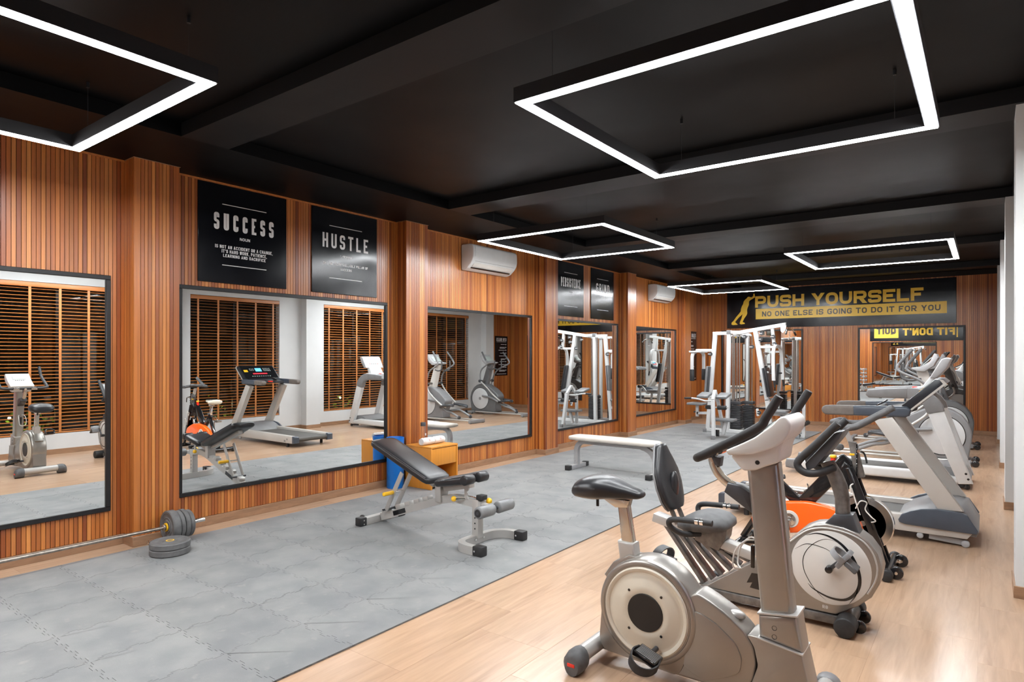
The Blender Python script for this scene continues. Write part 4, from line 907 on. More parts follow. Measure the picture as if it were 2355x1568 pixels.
# ================================================================== TREADMILLS
def treadmill_dark():
    a0, a1 = 5.68, 6.38; c = 6.03
    t = thing('treadmill', 'silver-beige treadmill with tilted navy console and long grey foam handles, the nearest', 'treadmill', (-1.0, c, 0))
    for s in (0,1):
        y0, y1 = (a0, a0+0.085) if s == 0 else (a1-0.085, a1)
        r = B().prism([(-1.885,0.066),(-1.885,0.172),(-0.40,0.190),(-0.08,0.115),(-0.115,0.066)], y0, y1, bev=0.005).build('side_rail', BEIGE, t)
        B().prism([(-1.935,0.072),(-1.935,0.160),(-1.925,0.170),(-1.878,0.175),(-1.878,0.064)], y0-0.003, y1+0.003, bev=0.006).build('end_cap', NAVY, r)
        yy = (a0-0.018, a0+0.012) if s == 0 else (a1-0.012, a1+0.018)
        B().prism([(-0.545,0.150),(-0.522,0.194),(-0.465,0.226),(-0.40,0.248),(-0.294,0.263),(-0.20,0.262),(-0.115,0.244),(-0.048,0.137),(-0.058,0.112),(-0.272,0.114),(-0.50,0.120),(-0.538,0.132)], *yy, bev=0.008).build('hood_side_cover', NAVY, t)
        yu = (a0+0.004, a0+0.080) if s == 0 else (a1-0.080, a1-0.004)
        B().prism([(-0.712,0.900),(-0.585,0.930),(-0.135,0.262),(-0.290,0.255)], *yu, bev=0.006).build('upright', BEIGE, t)
        ya = (a0-0.008, a0+0.072) if s == 0 else (a1-0.072, a1+0.008)
        ar = B().prism([(-0.855,0.928),(-0.860,1.004),(-0.75,1.010),(-0.489,1.014),(-0.462,0.99),(-0.473,0.945),(-0.50,0.932)], *ya, bev=0.018, seg=3).build('arm', NAVY, t)
        B().prism([(-1.085,0.948),(-1.088,0.975),(-1.070,0.998),(-1.0,1.003),(-0.845,1.007),(-0.845,0.926),(-1.06,0.924)], ya[0]+0.002, ya[1]-0.002, bev=0.024, seg=3, fillet=0.02).build('foam_handle', BRFOAM, ar)
        B().cyl((-0.405,yy[0]+0.02,0.045),(-0.405,yy[0]+0.045,0.045),0.022,16,0.005).build('leveling_wheel', LGPLAS, t)
        B().bar((-0.35,yy[0]+0.06,0.045),(-0.12,yy[0]+0.06,0.030),0.02,0.040,0.004).build('wheel_arm', LGPLAS, t)
        B().cyl((-0.125,yy[0]+0.03,0.026),(-0.125,yy[0]+0.065,0.026),0.026,16,0.005).build('transport_wheel', LGPLAS, t)
        B().cyl((-1.70,y0+0.045,0.0),(-1.70,y0+0.045,0.068),0.022,12).build('rear_foot', RUB, t)
    B().box(-1.88,-0.42,a0+0.085,a1-0.085,0.128,0.150,0.002).build('running_belt', BELT, t)
    B().cyl((-1.88,a0+0.085,0.118),(-1.88,a1-0.085,0.118),0.034,20).build('rear_roller', BELT, t)
    B().box(-1.85,-0.3,a0+0.085,a1-0.085,0.085,0.125).build('deck', DPLAS, t)
    B().prism([(-0.56,0.150),(-0.50,0.190),(-0.40,0.235),(-0.28,0.268),(-0.18,0.270),(-0.115,0.246),(-0.045,0.120),(-0.06,0.085),(-0.40,0.085)], a0+0.012, a1-0.012, bev=0.012).build('motor_hood', GPLAS, t)
    cs = B().prism([(-0.530,1.018),(-0.312,1.228),(-0.268,1.224),(-0.242,1.198),(-0.44,0.998),(-0.48,0.985)], a0+0.03, a1-0.03, bev=0.008).build('console', CONS, t)
    B().prism([(-0.285,1.226),(-0.262,1.224),(-0.238,1.196),(-0.462,0.985),(-0.472,0.992),(-0.262,1.194)], a0+0.022, a0+0.032).build('console_edge', BEIGE, cs)
    uu = Vector((0.218,0,0.210)).normalized(); nn = Vector((-0.210,0,0.218)).normalized(); cc = Vector((-0.421,c,1.123))
    def face(u0, v0, w, h, m, nm, d=0.003):
        p = cc+uu*v0+Vector((0,-1,0))*u0; B().bar(p-uu*h/2, p+uu*h/2, w, d, 0.0, up=nn).build(nm, m, cs)
    face(0,0,0.60,0.285,BLACKP,'face_plate',0.004); face(0.0,0.055,0.11,0.075,LCD,'screen',0.008); face(0,-0.035,0.26,0.022,LEDRED,'red_readout',0.008)
    face(0.235,0.03,0.07,0.05,YELP,'orange_logo',0.008)
    for q in range(5):
        for r_ in range(3): face(-0.10-q*0.028,0.085-r_*0.028,0.016,0.012,LCDG,'button',0.008)
    for q in range(3):
        for r_ in range(2): face(0.09+q*0.03,0.075-r_*0.03,0.016,0.012,LCDG,'button',0.008)
    for q in range(9): face(0.16-q*0.04,-0.095,0.022,0.010,LCDG,'button',0.008)
    B().prism([(-0.70,0.945),(-0.70,0.975),(-0.60,0.995),(-0.50,1.012),(-0.46,0.985),(-0.50,0.945)], a0+0.065, a1-0.065, bev=0.008).build('tray', DPLAS, t)
    B().bar((-0.735,c,0.970),(-0.66,c,1.0),0.10,0.03,0.008).build('safety_key_mount', DPLAS, t)
    B().box(-0.775,-0.725,c-0.035,c+0.035,0.965,0.985,0.006).build('stop_switch', REDP, t)
    B().bar((-0.745,c+0.10,0.985),(-0.665,c+0.10,1.035),0.06,0.012,0.004).build('phone_rest', BLACKP, t)
    text('T', (-1.750,a0,0.118), (1,0,0), (0,0,1), 0.036, 0.030, DPLAS, t, w=0.24); text('GO', (-1.690,a0,0.096), (1,0,0), (0,0,1), 0.040, 0.026, DPLAS, t, w=0.2)
    return t
treadmill_dark()
def treadmill_pale():
    a0, a1 = 8.15, 8.85; c = 8.5
    t = thing('treadmill', 'white treadmill with grey elbows and pale grey console, behind the nearer beige treadmill', 'treadmill', (-1.0, c, 0))
    for s in (0,1):
        y0, y1 = (a0, a0+0.08) if s == 0 else (a1-0.08, a1)
        r = B().prism([(-1.86,0.045),(-1.87,0.10),(-1.86,0.155),(-0.45,0.165),(-0.20,0.11),(-0.20,0.055)], y0, y1, bev=0.028, seg=4).build('side_rail', GWHITE, t)
        B().prism([(-1.96,0.055),(-1.965,0.11),(-1.95,0.158),(-1.85,0.160),(-1.85,0.042)], y0-0.002, y1+0.002, bev=0.02, seg=3).build('end_cap', GPLAS, r)
        yu = (a0-0.004, a0+0.076) if s == 0 else (a1-0.076, a1+0.004)
        u = B().prism([(-0.508,0.775),(-0.364,0.818),(-0.115,0.068),(-0.240,0.055)], *yu, bev=0.010, seg=3).build('upright', GWHITE, t)
        if s == 0:
            for bx_, bz_ in ((-0.175,0.17),(-0.155,0.115)): B().lathe([(0.0,-0.004),(0.011,-0.004),(0.012,0.0)], (bx_, yu[0], bz_),'y',14).build('bolt', BLACKP, u)
        el = B().prism([(-0.518,0.782),(-0.55,0.87),(-0.60,0.918),(-0.70,0.937),(-0.70,1.057),(-0.60,1.052),(-0.50,1.015),(-0.42,0.945),(-0.375,0.875),(-0.362,0.815)], yu[0]-0.004, yu[1]+0.004, bev=0.010, seg=3).build('elbow', GPLAS, t)
        B().prism([(-1.105,0.965),(-1.085,1.026),(-0.90,1.045),(-0.69,1.057),(-0.69,0.936),(-1.07,0.934)], yu[0]-0.002, yu[1]+0.002, bev=0.018, seg=3).build('handle', GPLAS, el)
        B().cyl((-0.165,y0+0.03,0.028),(-0.165,y0+0.055,0.028),0.028,14,0.004).build('transport_wheel', BLACKP, t)
        B().bar((-0.35,y0+0.06,0.04),(-0.16,y0+0.06,0.03),0.02,0.03,0.003).build('wheel_arm', DPLAS, t)
        B().cyl((-1.60,y0+0.04,0.0),(-1.60,y0+0.04,0.05),0.024,12).build('rear_foot', RUB, t)
    B().box(-1.90,-0.46,a0+0.08,a1-0.08,0.115,0.138,0.002).build('running_belt', BELT, t)
    B().cyl((-1.90,a0+0.08,0.106),(-1.90,a1-0.08,0.106),0.033,18).build('rear_roller', BELT, t)
    B().prism([(-0.58,0.140),(-0.46,0.205),(-0.36,0.225),(-0.22,0.21),(-0.13,0.10),(-0.15,0.06),(-0.5,0.08)], a0+0.085, a1-0.085, bev=0.012).build('motor_hood', GPLAS, t)
    B().prism([(-0.70,0.985),(-0.70,1.040),(-0.56,1.062),(-0.48,1.03),(-0.50,0.985)], a0+0.075, a1-0.075, bev=0.01).build('tray', LGPLAS, t)
    B().prism([(-0.60,1.03),(-0.495,1.185),(-0.43,1.185),(-0.475,1.03)], c-0.15, c+0.15, bev=0.012).build('console_neck', GWHITE, t)
    cs = B().prism([(-0.500,1.165),(-0.395,1.370),(-0.350,1.388),(-0.308,1.372),(-0.345,1.270),(-0.435,1.160)], c-0.23, c+0.23, bev=0.014, seg=3).build('console', LGPLAS, t)
    uu = Vector((0.105,0,0.205)).normalized(); nn = Vector((-0.205,0,0.105)).normalized(); cc = Vector((-0.4475,c,1.268))
    def face(u0, v0, w, h, m, nm, d=0.006):
        p = cc+uu*v0+Vector((0,-1,0))*u0; B().bar(p-uu*h/2, p+uu*h/2, w, d, 0.0, up=nn).build(nm, m, cs)
    face(0,0,0.40,0.18,OFFW,'face_plate'); face(0,0.035,0.14,0.07,LCDG,'screen',0.012)
    for q in range(5): face(0.10-q*0.05,-0.03,0.022,0.012,REDP if q in (0,4) else DPLAS,'button',0.012)
    B().box(-0.68,-0.63,c-0.02,c+0.02,1.036,1.056,0.005).build('stop_switch', REDP, t)
    return t
treadmill_pale()
# ================================================================== CROSS TRAINERS
def elliptical(lbl, c, hm, dm, mm, ph):
    t = thing('cross_trainer', lbl, 'cross trainer', (-0.9, c, 0)); y0, y1 = c-0.125, c+0.125
    hx, hz = -0.475, 0.372
    hs = B().prism([(-0.19,0.06),(-0.160,0.28),(-0.152,0.40),(-0.185,0.52),(-0.26,0.63),(-0.36,0.70),(-0.50,0.735),(-0.64,0.715),(-0.84,0.615),(-0.985,0.505),(-1.028,0.43),(-0.995,0.35),(-0.93,0.24),(-0.955,0.065)], y0, y1, bev=0.03, seg=4, fillet=0.03).build('flywheel_housing', hm, t)
    for s, yy in ((-1, y0), (1, y1)):
        d = B().lathe([(0.0, s*0.008),(0.05,s*0.008),(0.24,s*0.006),(0.252,s*0.001),(0.254,-s*0.01)], (hx, yy, hz), 'y', 56).build('side_disc', dm, hs)
        B().lathe([(0.252,s*0.0),(0.262,s*0.004),(0.262,-s*0.01)], (hx, yy, hz), 'y', 56).build('disc_ring', BLACKP, hs)
        B().lathe([(0.0,s*0.012),(0.035,s*0.012),(0.04,s*0.006)], (hx, yy, hz), 'y', 24).build('disc_hub', GPLAS, d)
    B().prism([(-0.455,0.70),(-0.625,0.70),(-0.76,1.20),(-0.645,1.225)], c-0.055, c+0.055, bev=0.015, seg=3).build('mast', mm, t)
    cs = B().prism([(-0.815,1.235),(-0.80,1.250),(-0.70,1.265),(-0.60,1.335),(-0.555,1.436),(-0.525,1.430),(-0.508,1.385),(-0.56,1.275),(-0.66,1.20),(-0.74,1.20)], c-0.165, c+0.165, bev=0.012, seg=2).build('console', LGPLAS, t)
    B().bar((-0.685,c,1.282),(-0.585,c,1.385),0.22,0.008,0.003,up=(-0.72,0,0.69)).build('display', LCDG, cs)
    B().tube([(-0.70,c-0.10,1.10),(-0.80,c-0.12,1.08),(-0.89,c-0.13,1.09),(-0.925,c-0.13,1.15),(-0.925,c-0.13,1.30)],0.015,10,sm=4).build('fixed_handle', GRUB, t)
    B().tube([(-0.70,c+0.10,1.10),(-0.80,c+0.12,1.08),(-0.89,c+0.13,1.09),(-0.925,c+0.13,1.15),(-0.925,c+0.13,1.30)],0.015,10,sm=4).build('fixed_handle', GRUB, t)
    B().cyl((-0.565,c-0.22,0.80),(-0.565,c+0.22,0.80),0.022,12).build('pivot_shaft', DARKST, t)
    for s in (-1,1):
        dx = s*ph; yo = c+s*0.235; g = 0.04
        B().cyl((-0.565,yo-0.03,0.80),(-0.565,yo+0.03,0.80),0.036,16,0.006).build('pivot_cap', DPLAS, t)
        ar = B().tube([(-0.76+dx,yo+s*0.02,1.490),(-0.84+dx,yo+s*0.04,1.385),(-0.925+dx,yo+s*0.05,1.265),(-0.90+dx*0.8,yo+s*0.05,1.195),(-0.70+dx*0.5,yo+s*0.02,1.09),(-0.61+dx*0.3,yo,0.98),(-0.568,yo,0.80)],0.0175,12,sm=5).build('moving_handle', GPLAS, t)
        B().tube([(-0.757+dx,yo+s*0.02,1.494),(-0.84+dx,yo+s*0.04,1.385),(-0.905+dx,yo+s*0.049,1.295)],0.0205,12).build('handle_grip', GRUB, ar)
        B().tube([(-0.568,yo,0.80),(-0.66-dx,yo,0.64),(-0.82-dx,yo,0.50),(-1.03-dx,yo-s*0.02,0.35),(-1.15-dx,yo-s*0.03,0.31)],0.018,10,sm=5).build('link_arm', SILVL, t)
        cx, cz = hx+0.15*math.cos(2.3 if s < 0 else 2.3+math.pi), hz+0.15*math.sin(2.3 if s < 0 else 2.3+math.pi)-0.04
        B().tube([(cx,c+s*0.165,cz),(cx-0.30,c+s*0.165,cz-0.05),(-1.10-dx,c+s*0.16,0.235),(-1.28-dx,c+s*0.155,0.19),(-1.46-dx,c+s*0.15,0.115)],0.024,12,sm=5).build('foot_arm', GPLAS, t)
        w = B().cyl((-1.47-dx,c+s*0.15-0.02,0.108),(-1.47-dx,c+s*0.15+0.02,0.108),0.036,18,0.006).build('roller', DPLAS, t)
        lp = []
        for x, h, wd in [(-0.98,0.0,0.04),(-1.0,0.012,0.065),(-1.15,0.016,0.075),(-1.30,0.014,0.07),(-1.33,0.0,0.045)]: lp.append(ell(x-dx, 0.325+h-0.02+(x+1.15)*0.12*s, 0.325+h+0.03+(x+1.15)*0.12*s, wd, c+s*0.19, 14, 3))
        B().loft(lp).build('foot_pedal', DPLAS, t, sharp=60)
        B().tube([(-0.35,c+s*0.15,0.052),(-1.75,c+s*0.15,0.052)],0.018,10).build('guide_rail', SILVL, t)
    f = B().box(-1.83,-1.765,c-0.235,c+0.235,0.008,0.075,0.01).build('rear_foot', GPLAS, t)
    for s in (-1,1): B().cyl((-1.80,c+s*0.20,0.0),(-1.80,c+s*0.20,0.02),0.022,12).build('foot_pad', RUB, f)
    f = B().box(-0.30,-0.16,c-0.24,c+0.24,0.02,0.07,0.012).build('front_foot', GPLAS, t)
    for s in (-1,1):
        B().bar((-0.20,c+s*0.19,0.05),(-0.115,c+s*0.19,0.045),0.03,0.035,0.004).build('wheel_arm', GPLAS, f)
        B().cyl((-0.115,c+s*0.22-0.02,0.042),(-0.115,c+s*0.22+0.02,0.042),0.042,18,0.008).build('transport_wheel', BLACKP, f)
        B().cyl((-0.28,c+s*0.20,0.0),(-0.28,c+s*0.20,0.03),0.022,12).build('foot_pad', RUB, f)
    return t
elliptical('pale grey cross trainer with a large white side disc, behind the white treadmill', 10.12, MIDG, PALED, OFFW, 0.03)
elliptical('dark grey cross trainer with a light side disc, farthest machine of the window row', 11.95, SLATEG, PALED, SLATEG, -0.12)
# ================================================================== ADJUSTABLE BENCH
def incline_bench():
    c = 3.62; t = thing('adjustable_bench', 'adjustable incline bench with black padded backrest and yellow pull knobs on silver frame', 'weight bench', (-3.5, c, 0)); Z0 = 0.009
    B().rtube([(-4.07,c,0.050),(-3.46,c,0.258),(-3.36,c,0.292),(-3.26,c,0.312),(-3.165,c,0.314),(-2.985,c,0.296)], 0.058, 0.058, n_axis=(0,1,0)).build('main_tube', SILVL, t)
    B().box(-4.135,-4.075,3.43,3.81,Z0,0.068,0.004).build('rear_crossbar', SILVL, t)
    for a, b_ in ((3.378,3.445),(3.795,3.875)):
        f = B().box(-4.140,-4.068,a,b_,Z0+0.0002,0.078,0.008).build('foot_cap', RUB, t)
        for z in (0.026,0.056): B().cyl((-4.07,(a+b_)/2,z),(-4.064,(a+b_)/2,z),0.006,10).build('bolt', CHROME, f)
    B().cyl((-4.155,3.46,0.045),(-4.155,3.48,0.045),0.034,16,0.005).build('transport_wheel', RUB, t)
    B().box(-3.065,-3.005,c-0.03,c+0.03,0.05,0.335,0.004).build('front_post', SILVL, t)
    for z in (0.12,0.16,0.20,0.24): B().cyl((-3.035,c-0.0302,z),(-3.035,c-0.0315,z),0.006,10).build('adjust_hole', BLACKP, t)
    B().box(-3.025,-2.965,c-0.032,c+0.032,0.335,0.372,0.006).build('post_cap', RUB, t)
    U = [(-2.85,3.395,0.040),(-2.93,3.392,0.040),(-3.00,3.41,0.040),(-3.04,3.455,0.040),(-3.045,3.52,0.040),(-3.045,3.62,0.040),(-3.043,3.70,0.040),(-3.03,3.78,0.040),(-2.985,3.845,0.040),(-2.92,3.875,0.040),(-2.85,3.88,0.040)]
    B().rtube(U, 0.052, 0.060, n_axis=(0,0,1), sm=4).build('front_foot', SILVL, t)
    for yy in (3.395,3.88):
        f = B().box(-2.868,-2.785,yy-0.034,yy+0.034,Z0+0.0002,0.078,0.008).build('foot_cap', RUB, t)
        B().cyl((-2.845,yy-0.034,0.045),(-2.845,yy-0.040,0.045),0.007,10).build('bolt', CHROME, f)
    for yy in (3.575,3.665): B().cyl((-3.019,yy,0.045),(-3.010,yy,0.045),0.009,10).build('bolt', CHROME, t)
    # leg roller
    B().bar((-3.02,c,0.295),(-2.885,c,0.288),0.045,0.04,0.004).build('roller_bracket', SILVL, t)
    sh = B().cyl((-2.878,3.43,0.287),(-2.878,3.83,0.287),0.012,10).build('roller_shaft', DPLAS, t)
    for a, b_ in ((3.435,3.600),(3.655,3.825)):
        r = B().cyl((-2.878,a,0.287),(-2.878,b_,0.287),0.044,24,0.010).build('leg_roller', GVINYL, t)
    g = B(); g.lathe([(0.0,-0.004),(0.026,-0.004),(0.030,0.001),(0.034,0.003)], (-2.878,3.435,0.287), 'y', 20); g.build('roller_end', RUB, t)
    # back pad
    p0, p1 = Vector((-4.095,c,0.684)), Vector((-3.425,c,0.428)); d = (p1-p0).normalized(); n = Vector((-d.z*-1,0,d.x)) if False else Vector((-d.z,0,d.x)); n = n if n.z > 0 else -n
    lp = []; L = (p1-p0).length
    for s, hw, th in [(-0.004,0.085,0.012),(0.0,0.105,0.020),(0.018,0.125,0.030),(0.05,0.133,0.034),(L*0.5,0.137,0.035),(L-0.06,0.137,0.034),(L-0.02,0.130,0.030),(L-0.002,0.115,0.020),(L+0.004,0.09,0.010)]:
        m = p0+d*s; ring = []
        for k in range(20):
            a = 2*math.pi*k/20; ca, sa = math.cos(a), math.sin(a); ring.append(m+Vector((0,1,0))*hw*math.copysign(abs(ca)**0.45, ca)+n*th*math.copysign(abs(sa)**0.55, sa))
        lp.append(ring)
    bp = B().loft(lp).build('back_pad', VINYL, t, sharp=55)
    B().tube([p0+d*0.02+Vector((0,s*0.128,0))+n*0.024 for s in (-1,)]+[p1-d*0.03+Vector((0,-0.134,0))+n*0.026],0.004,6).build('pad_seam', VINYL, bp)
    B().bar(p0+d*0.10-n*0.050,p1-d*0.02-n*0.050,0.05,0.036,0.003,up=n).build('pad_rail', SILVL, t)
    # seat pad with two rolled front ends
    q0, q1 = Vector((-3.375,c,0.425)), Vector((-3.105,c,0.480)); d2 = (q1-q0).normalized(); n2 = Vector((-d2.z,0,d2.x)); lp = []; L2 = (q1-q0).length
    for s, hw, th in [(-0.004,0.09,0.010),(0.004,0.115,0.022),(0.03,0.130,0.032),(L2*0.6,0.132,0.034),(L2,0.132,0.036),(L2+0.02,0.125,0.03)]:
        m = q0+d2*s; lp.append([m+Vector((0,1,0))*hw*math.copysign(abs(math.cos(a))**0.45, math.cos(a))+n2*th*math.copysign(abs(math.sin(a))**0.55, math.sin(a)) for a in [2*math.pi*k/20 for k in range(20)]])
    sp = B().loft(lp).build('seat_pad', VINYL, t, sharp=55)
    for a, b_ in ((3.487,3.592),(3.648,3.753)):
        B().cyl((-3.062,a,0.487),(-3.062,b_,0.487),0.038,18,0.010).build('seat_roll', VINYL, sp)
    B().prism([(-3.36,0.392),(-3.09,0.446),(-3.09,0.412),(-3.35,0.355)], c-0.03, c+0.03, bev=0.003).build('seat_carriage', SILVL, t)
    B().box(-3.43,-3.37,c-0.045,c+0.045,0.27,0.415,0.004).build('hinge_bracket', SILVL, t)
    B().prism([(-3.135,0.33),(-3.135,0.44),(-3.095,0.44),(-3.095,0.40),(-3.112,0.385),(-3.097,0.37),(-3.112,0.355),(-3.097,0.33)], c-0.034, c-0.026).build('ladder_plate', SILVL, t)
    for s in (-1,1):
        B().bar((-3.975,c+s*0.055,0.125),(-3.785,c+s*0.055,0.455),0.010,0.040,0.002,up=(1,0,0.3)).build('prop_bar', SILVL, t)
    B().cyl((-3.885,c-0.055,0.285),(-3.885,c+0.055,0.285),0.006,8).build('prop_pin', CHROME, t)
    B().cyl((-3.885,3.455,0.285),(-3.885,3.560,0.285),0.0165,12,0.005).build('pull_handle', YELP, t)
    B().cyl((-3.99,c-0.075,0.128),(-3.99,c+0.075,0.128),0.010,10).build('prop_foot_bar', DPLAS, t)
    for x, z in ((-4.03,0.098),(-3.86,0.156),(-3.755,0.193),(-3.65,0.228),(-3.55,0.262)):
        s_ = B().bar((x-0.028,c,z+0.002),(x+0.028,c,z+0.021),0.064,0.034,0.004).build('stop_plate', SILVL, t)
    B().bar((-3.915,c-0.0305,0.102),(-3.775,c-0.0305,0.150),0.003,0.036,0.0,up=(-0.33,0,0.94)).build('dark_label', BLACKP, t)
    kb = B().sphere((-3.205,c-0.075,0.327), 0.021, 14).build('pull_knob', YELP, t); B().cyl((-3.19,c-0.075,0.327),(-3.13,c-0.03,0.33),0.005,8).build('knob_pin', CHROME, kb)
    B().sphere((-2.972,c+0.058,0.318), 0.024, 14).build('pull_knob', YELP, t)
    B().tube([(-3.13,c-0.02,0.35),(-3.06,c-0.025,0.352),(-3.03,c-0.02,0.345)],0.006,8).build('seat_pin', CHROME, t)
    return t
incline_bench()
# ================================================================== FLAT BENCH
def flat_bench():
    c = 6.80; t = thing('flat_bench', 'flat weight bench with cream padded top on curved grey legs, on the rubber mat', 'weight bench', (-3.56, c, 0))
    lp = []
    for x, hw, th, z in [(-4.150,0.085,0.010,0.395),(-4.140,0.115,0.022,0.394),(-4.11,0.135,0.028,0.392),(-3.9,0.148,0.030,0.392),(-3.3,0.148,0.030,0.392),(-3.06,0.138,0.028,0.390),(-3.01,0.118,0.022,0.388),(-3.0,0.09,0.010,0.388)]:
        lp.append([(x, c+hw*math.copysign(abs(math.cos(a))**0.4, math.cos(a)), z+th*math.copysign(abs(math.sin(a))**0.5, math.sin(a))) for a in [2*math.pi*k/24 for k in range(24)]])
    B().loft(lp).build('padded_top', WVINYL, t, sharp=55)
    B().rtube([(-4.085,c,0.05),(-4.088,c,0.16),(-4.085,c,0.25),(-4.05,c,0.315),(-3.98,c,0.343),(-3.88,c,0.345),(-3.3,c,0.345),(-3.20,c,0.338),(-3.11,c,0.30),(-3.055,c,0.235),(-3.035,c,0.15),(-3.03,c,0.05)], 0.055, 0.055, n_axis=(0,1,0), sm=4).build('curved_frame', LGPLAS, t)
    B().box(-3.15,-3.06,c-0.06,c+0.06,0.355,0.364,0.002).build('mounting_plate', DPLAS, t)
    for x in (-4.085,-3.03):
        f = B().box(x-0.028,x+0.028,c-0.21,c+0.21,0.010,0.060,0.003).build('foot_bar', LGPLAS, t)
        for s in (-1,1): B().box(x-0.034,x+0.034,c+s*0.205-0.032,c+s*0.205+0.032,0.0094,0.068,0.007).build('foot_cap', RUB, f)
        for s in (-1,1): B().cyl((x-0.012*s,c-0.0285,0.10),(x-0.012*s,c-0.033,0.10),0.007,10).build('bolt', CHROME, f)
    for s in (-1,1):
        B().bar((-3.03,c+s*0.15,0.035),(-2.975,c+s*0.15,0.040),0.014,0.03,0.003).build('wheel_arm', LGPLAS, t)
        B().cyl((-2.972,c+s*0.13-0.02,0.042),(-2.972,c+s*0.13+0.02,0.042),0.032,18,0.006).build('transport_wheel', RUB, t)
flat_bench()
# ================================================================== BARBELL AND PLATES
def plate(b, c, r, w, axis='y', hole=0.025):
    return b.lathe([(hole,-w/2),(0.045,-w/2),(0.048,-w/2+0.004),(r*0.52,-w/2+0.005),(r*0.56,-w/2+0.001),(r*0.60,-w/2+0.005),(r*0.80,-w/2+0.004),(r*0.84,-w/2),(r-0.006,-w/2),(r,-w/2+0.006),(r,w/2-0.006),(r-0.006,w/2),(r*0.84,w/2),(r*0.80,w/2-0.004),(r*0.60,w/2-0.005),(0.048,w/2-0.004),(0.045,w/2),(hole,w/2)], c, axis, 40)
bx, bz = -4.872, 0.1285
bt = thing('barbell', 'long worn steel barbell with rubber plates, lying along the left wall skirting', 'barbell', (bx, 1.6, 0))
B().cyl((bx,0.70,bz),(bx,2.205,bz),0.0125,14).build('bar', STEELB, bt); B().cyl((bx,2.20,bz),(bx,2.508,bz),0.0155,16,0.003).build('sleeve', CHROME, bt)
B().cyl((bx,0.69,bz),(bx,0.99,bz),0.0155,16,0.003).build('sleeve', CHROME, bt)
B().cyl((bx,2.196,bz),(bx,2.214,bz),0.024,18,0.004).build('collar', STEELB, bt); B().cyl((bx,2.214,bz),(bx,2.222,bz),0.031,18).build('collar_ring', YELP, bt)
for yc, r, w in ((2.252,0.119,0.054),(2.302,0.108,0.034),(2.338,0.112,0.030),(2.376,0.100,0.034)):
    plate(B(), (bx,yc,bz), r, w).build('weight_plate', IRON, bt)
for yc, r, w in ((0.95,0.119,0.054),(0.90,0.108,0.034)): plate(B(), (bx,yc,bz), r, w).build('weight_plate', IRON, bt)
for k, z in enumerate((0.032,0.0765)):
    p = thing('weight_plate', ['lower of the two grey rubber plates stacked flat on the mat', 'upper of the two grey rubber plates stacked flat on the mat'][k], 'weight plate', (-4.612,2.128,z-0.0225), 'stacked rubber plates')
    plate(B(), (-4.612,2.128,z), 0.130, 0.0435, 'z').build('disc', IRON, p)
    B().lathe([(0.020,-0.0225),(0.027,-0.0225),(0.027,0.0228),(0.020,0.0228),(0.020,-0.0225)], (-4.612,2.128,z), 'z', 24).build('hub_ring', YELP, p)
for (x, y, r0), lbl in (((-4.925,2.115,0.3),'small steel spring clip on the floor at the corner of the first pilaster'),((-4.775,2.235,0.9),'small steel spring clip on the floor between pilaster and stacked plates')):
    s_ = thing('spring_clip', lbl, 'clip', (x,y,0)); b = B()
    b.tube([(x+0.019*math.cos(a*0.6+r0), y+a*0.0011, 0.024+0.019*math.sin(a*0.6+r0)) for a in range(36)],0.0028,6)
    b.build('coil', CHROME, s_)
    B().tube([(x+0.015,y+0.002,0.010),(x+0.045,y+0.02,0.006),(x+0.055,y+0.025,0.006)],0.003,6).build('clip_arm', CHROME, s_); B().tube([(x+0.01,y+0.036,0.010),(x+0.04,y+0.045,0.006),(x+0.052,y+0.05,0.006)],0.003,6).build('clip_arm', CHROME, s_)
# ================================================================== CABINET, TOWELS, BOTTLE, BIN
cb = thing('side_cabinet', 'orange veneered cabinet with one drawer and an open shelf, against the second pilaster', 'cabinet', (-4.8,4.95,0))
x0, x1, y0, y1, h = -4.985, -4.605, 4.745, 5.158, 0.452
B().box(x0,x1,y0,y1,h-0.018,h,0.002).build('top_board', CABW, cb)
B().box(x0,x1,y0,y0+0.018,0.0092,h-0.018,0.001).build('side_board', CABW, cb); B().box(x0,x1,y1-0.018,y1,0.0092,h-0.018,0.001).build('side_board', CABW, cb)
B().box(x0,x0+0.012,y0+0.018,y1-0.018,0.03,h-0.018).build('back_board', CABW, cb); B().box(x0,x1-0.01,y0+0.018,y1-0.018,0.035,0.053).build('bottom_board', CABW, cb)
B().box(x0+0.012,x1-0.022,y0+0.018,y1-0.018,0.245,0.258).build('shelf', CABW, cb)
dr = B().box(x1-0.020,x1-0.004,y0+0.021,y1-0.021,0.252,h-0.024,0.0015).build('drawer', CABW, cb)
B().box(x1-0.30,x1-0.020,y0+0.03,y1-0.03,0.262,0.40).build('drawer_box', CABW, dr)
w = thing('hand_weight', 'small black round weight lying inside the open shelf of the orange cabinet', 'weight', (-4.70,5.05,0.053))
B().cyl((-4.70,5.02,0.095),(-4.70,5.055,0.095),0.041,22,0.005).build('end_disc', RUB, w); B().cyl((-4.86,5.035,0.095),(-4.86,5.07,0.095),0.041,22,0.005).build('end_disc', RUB, w)
B().bar((-4.70,5.0375,0.095),(-4.86,5.0525,0.095),0.024,0.024,0.008).build('grip', CHROME, w)
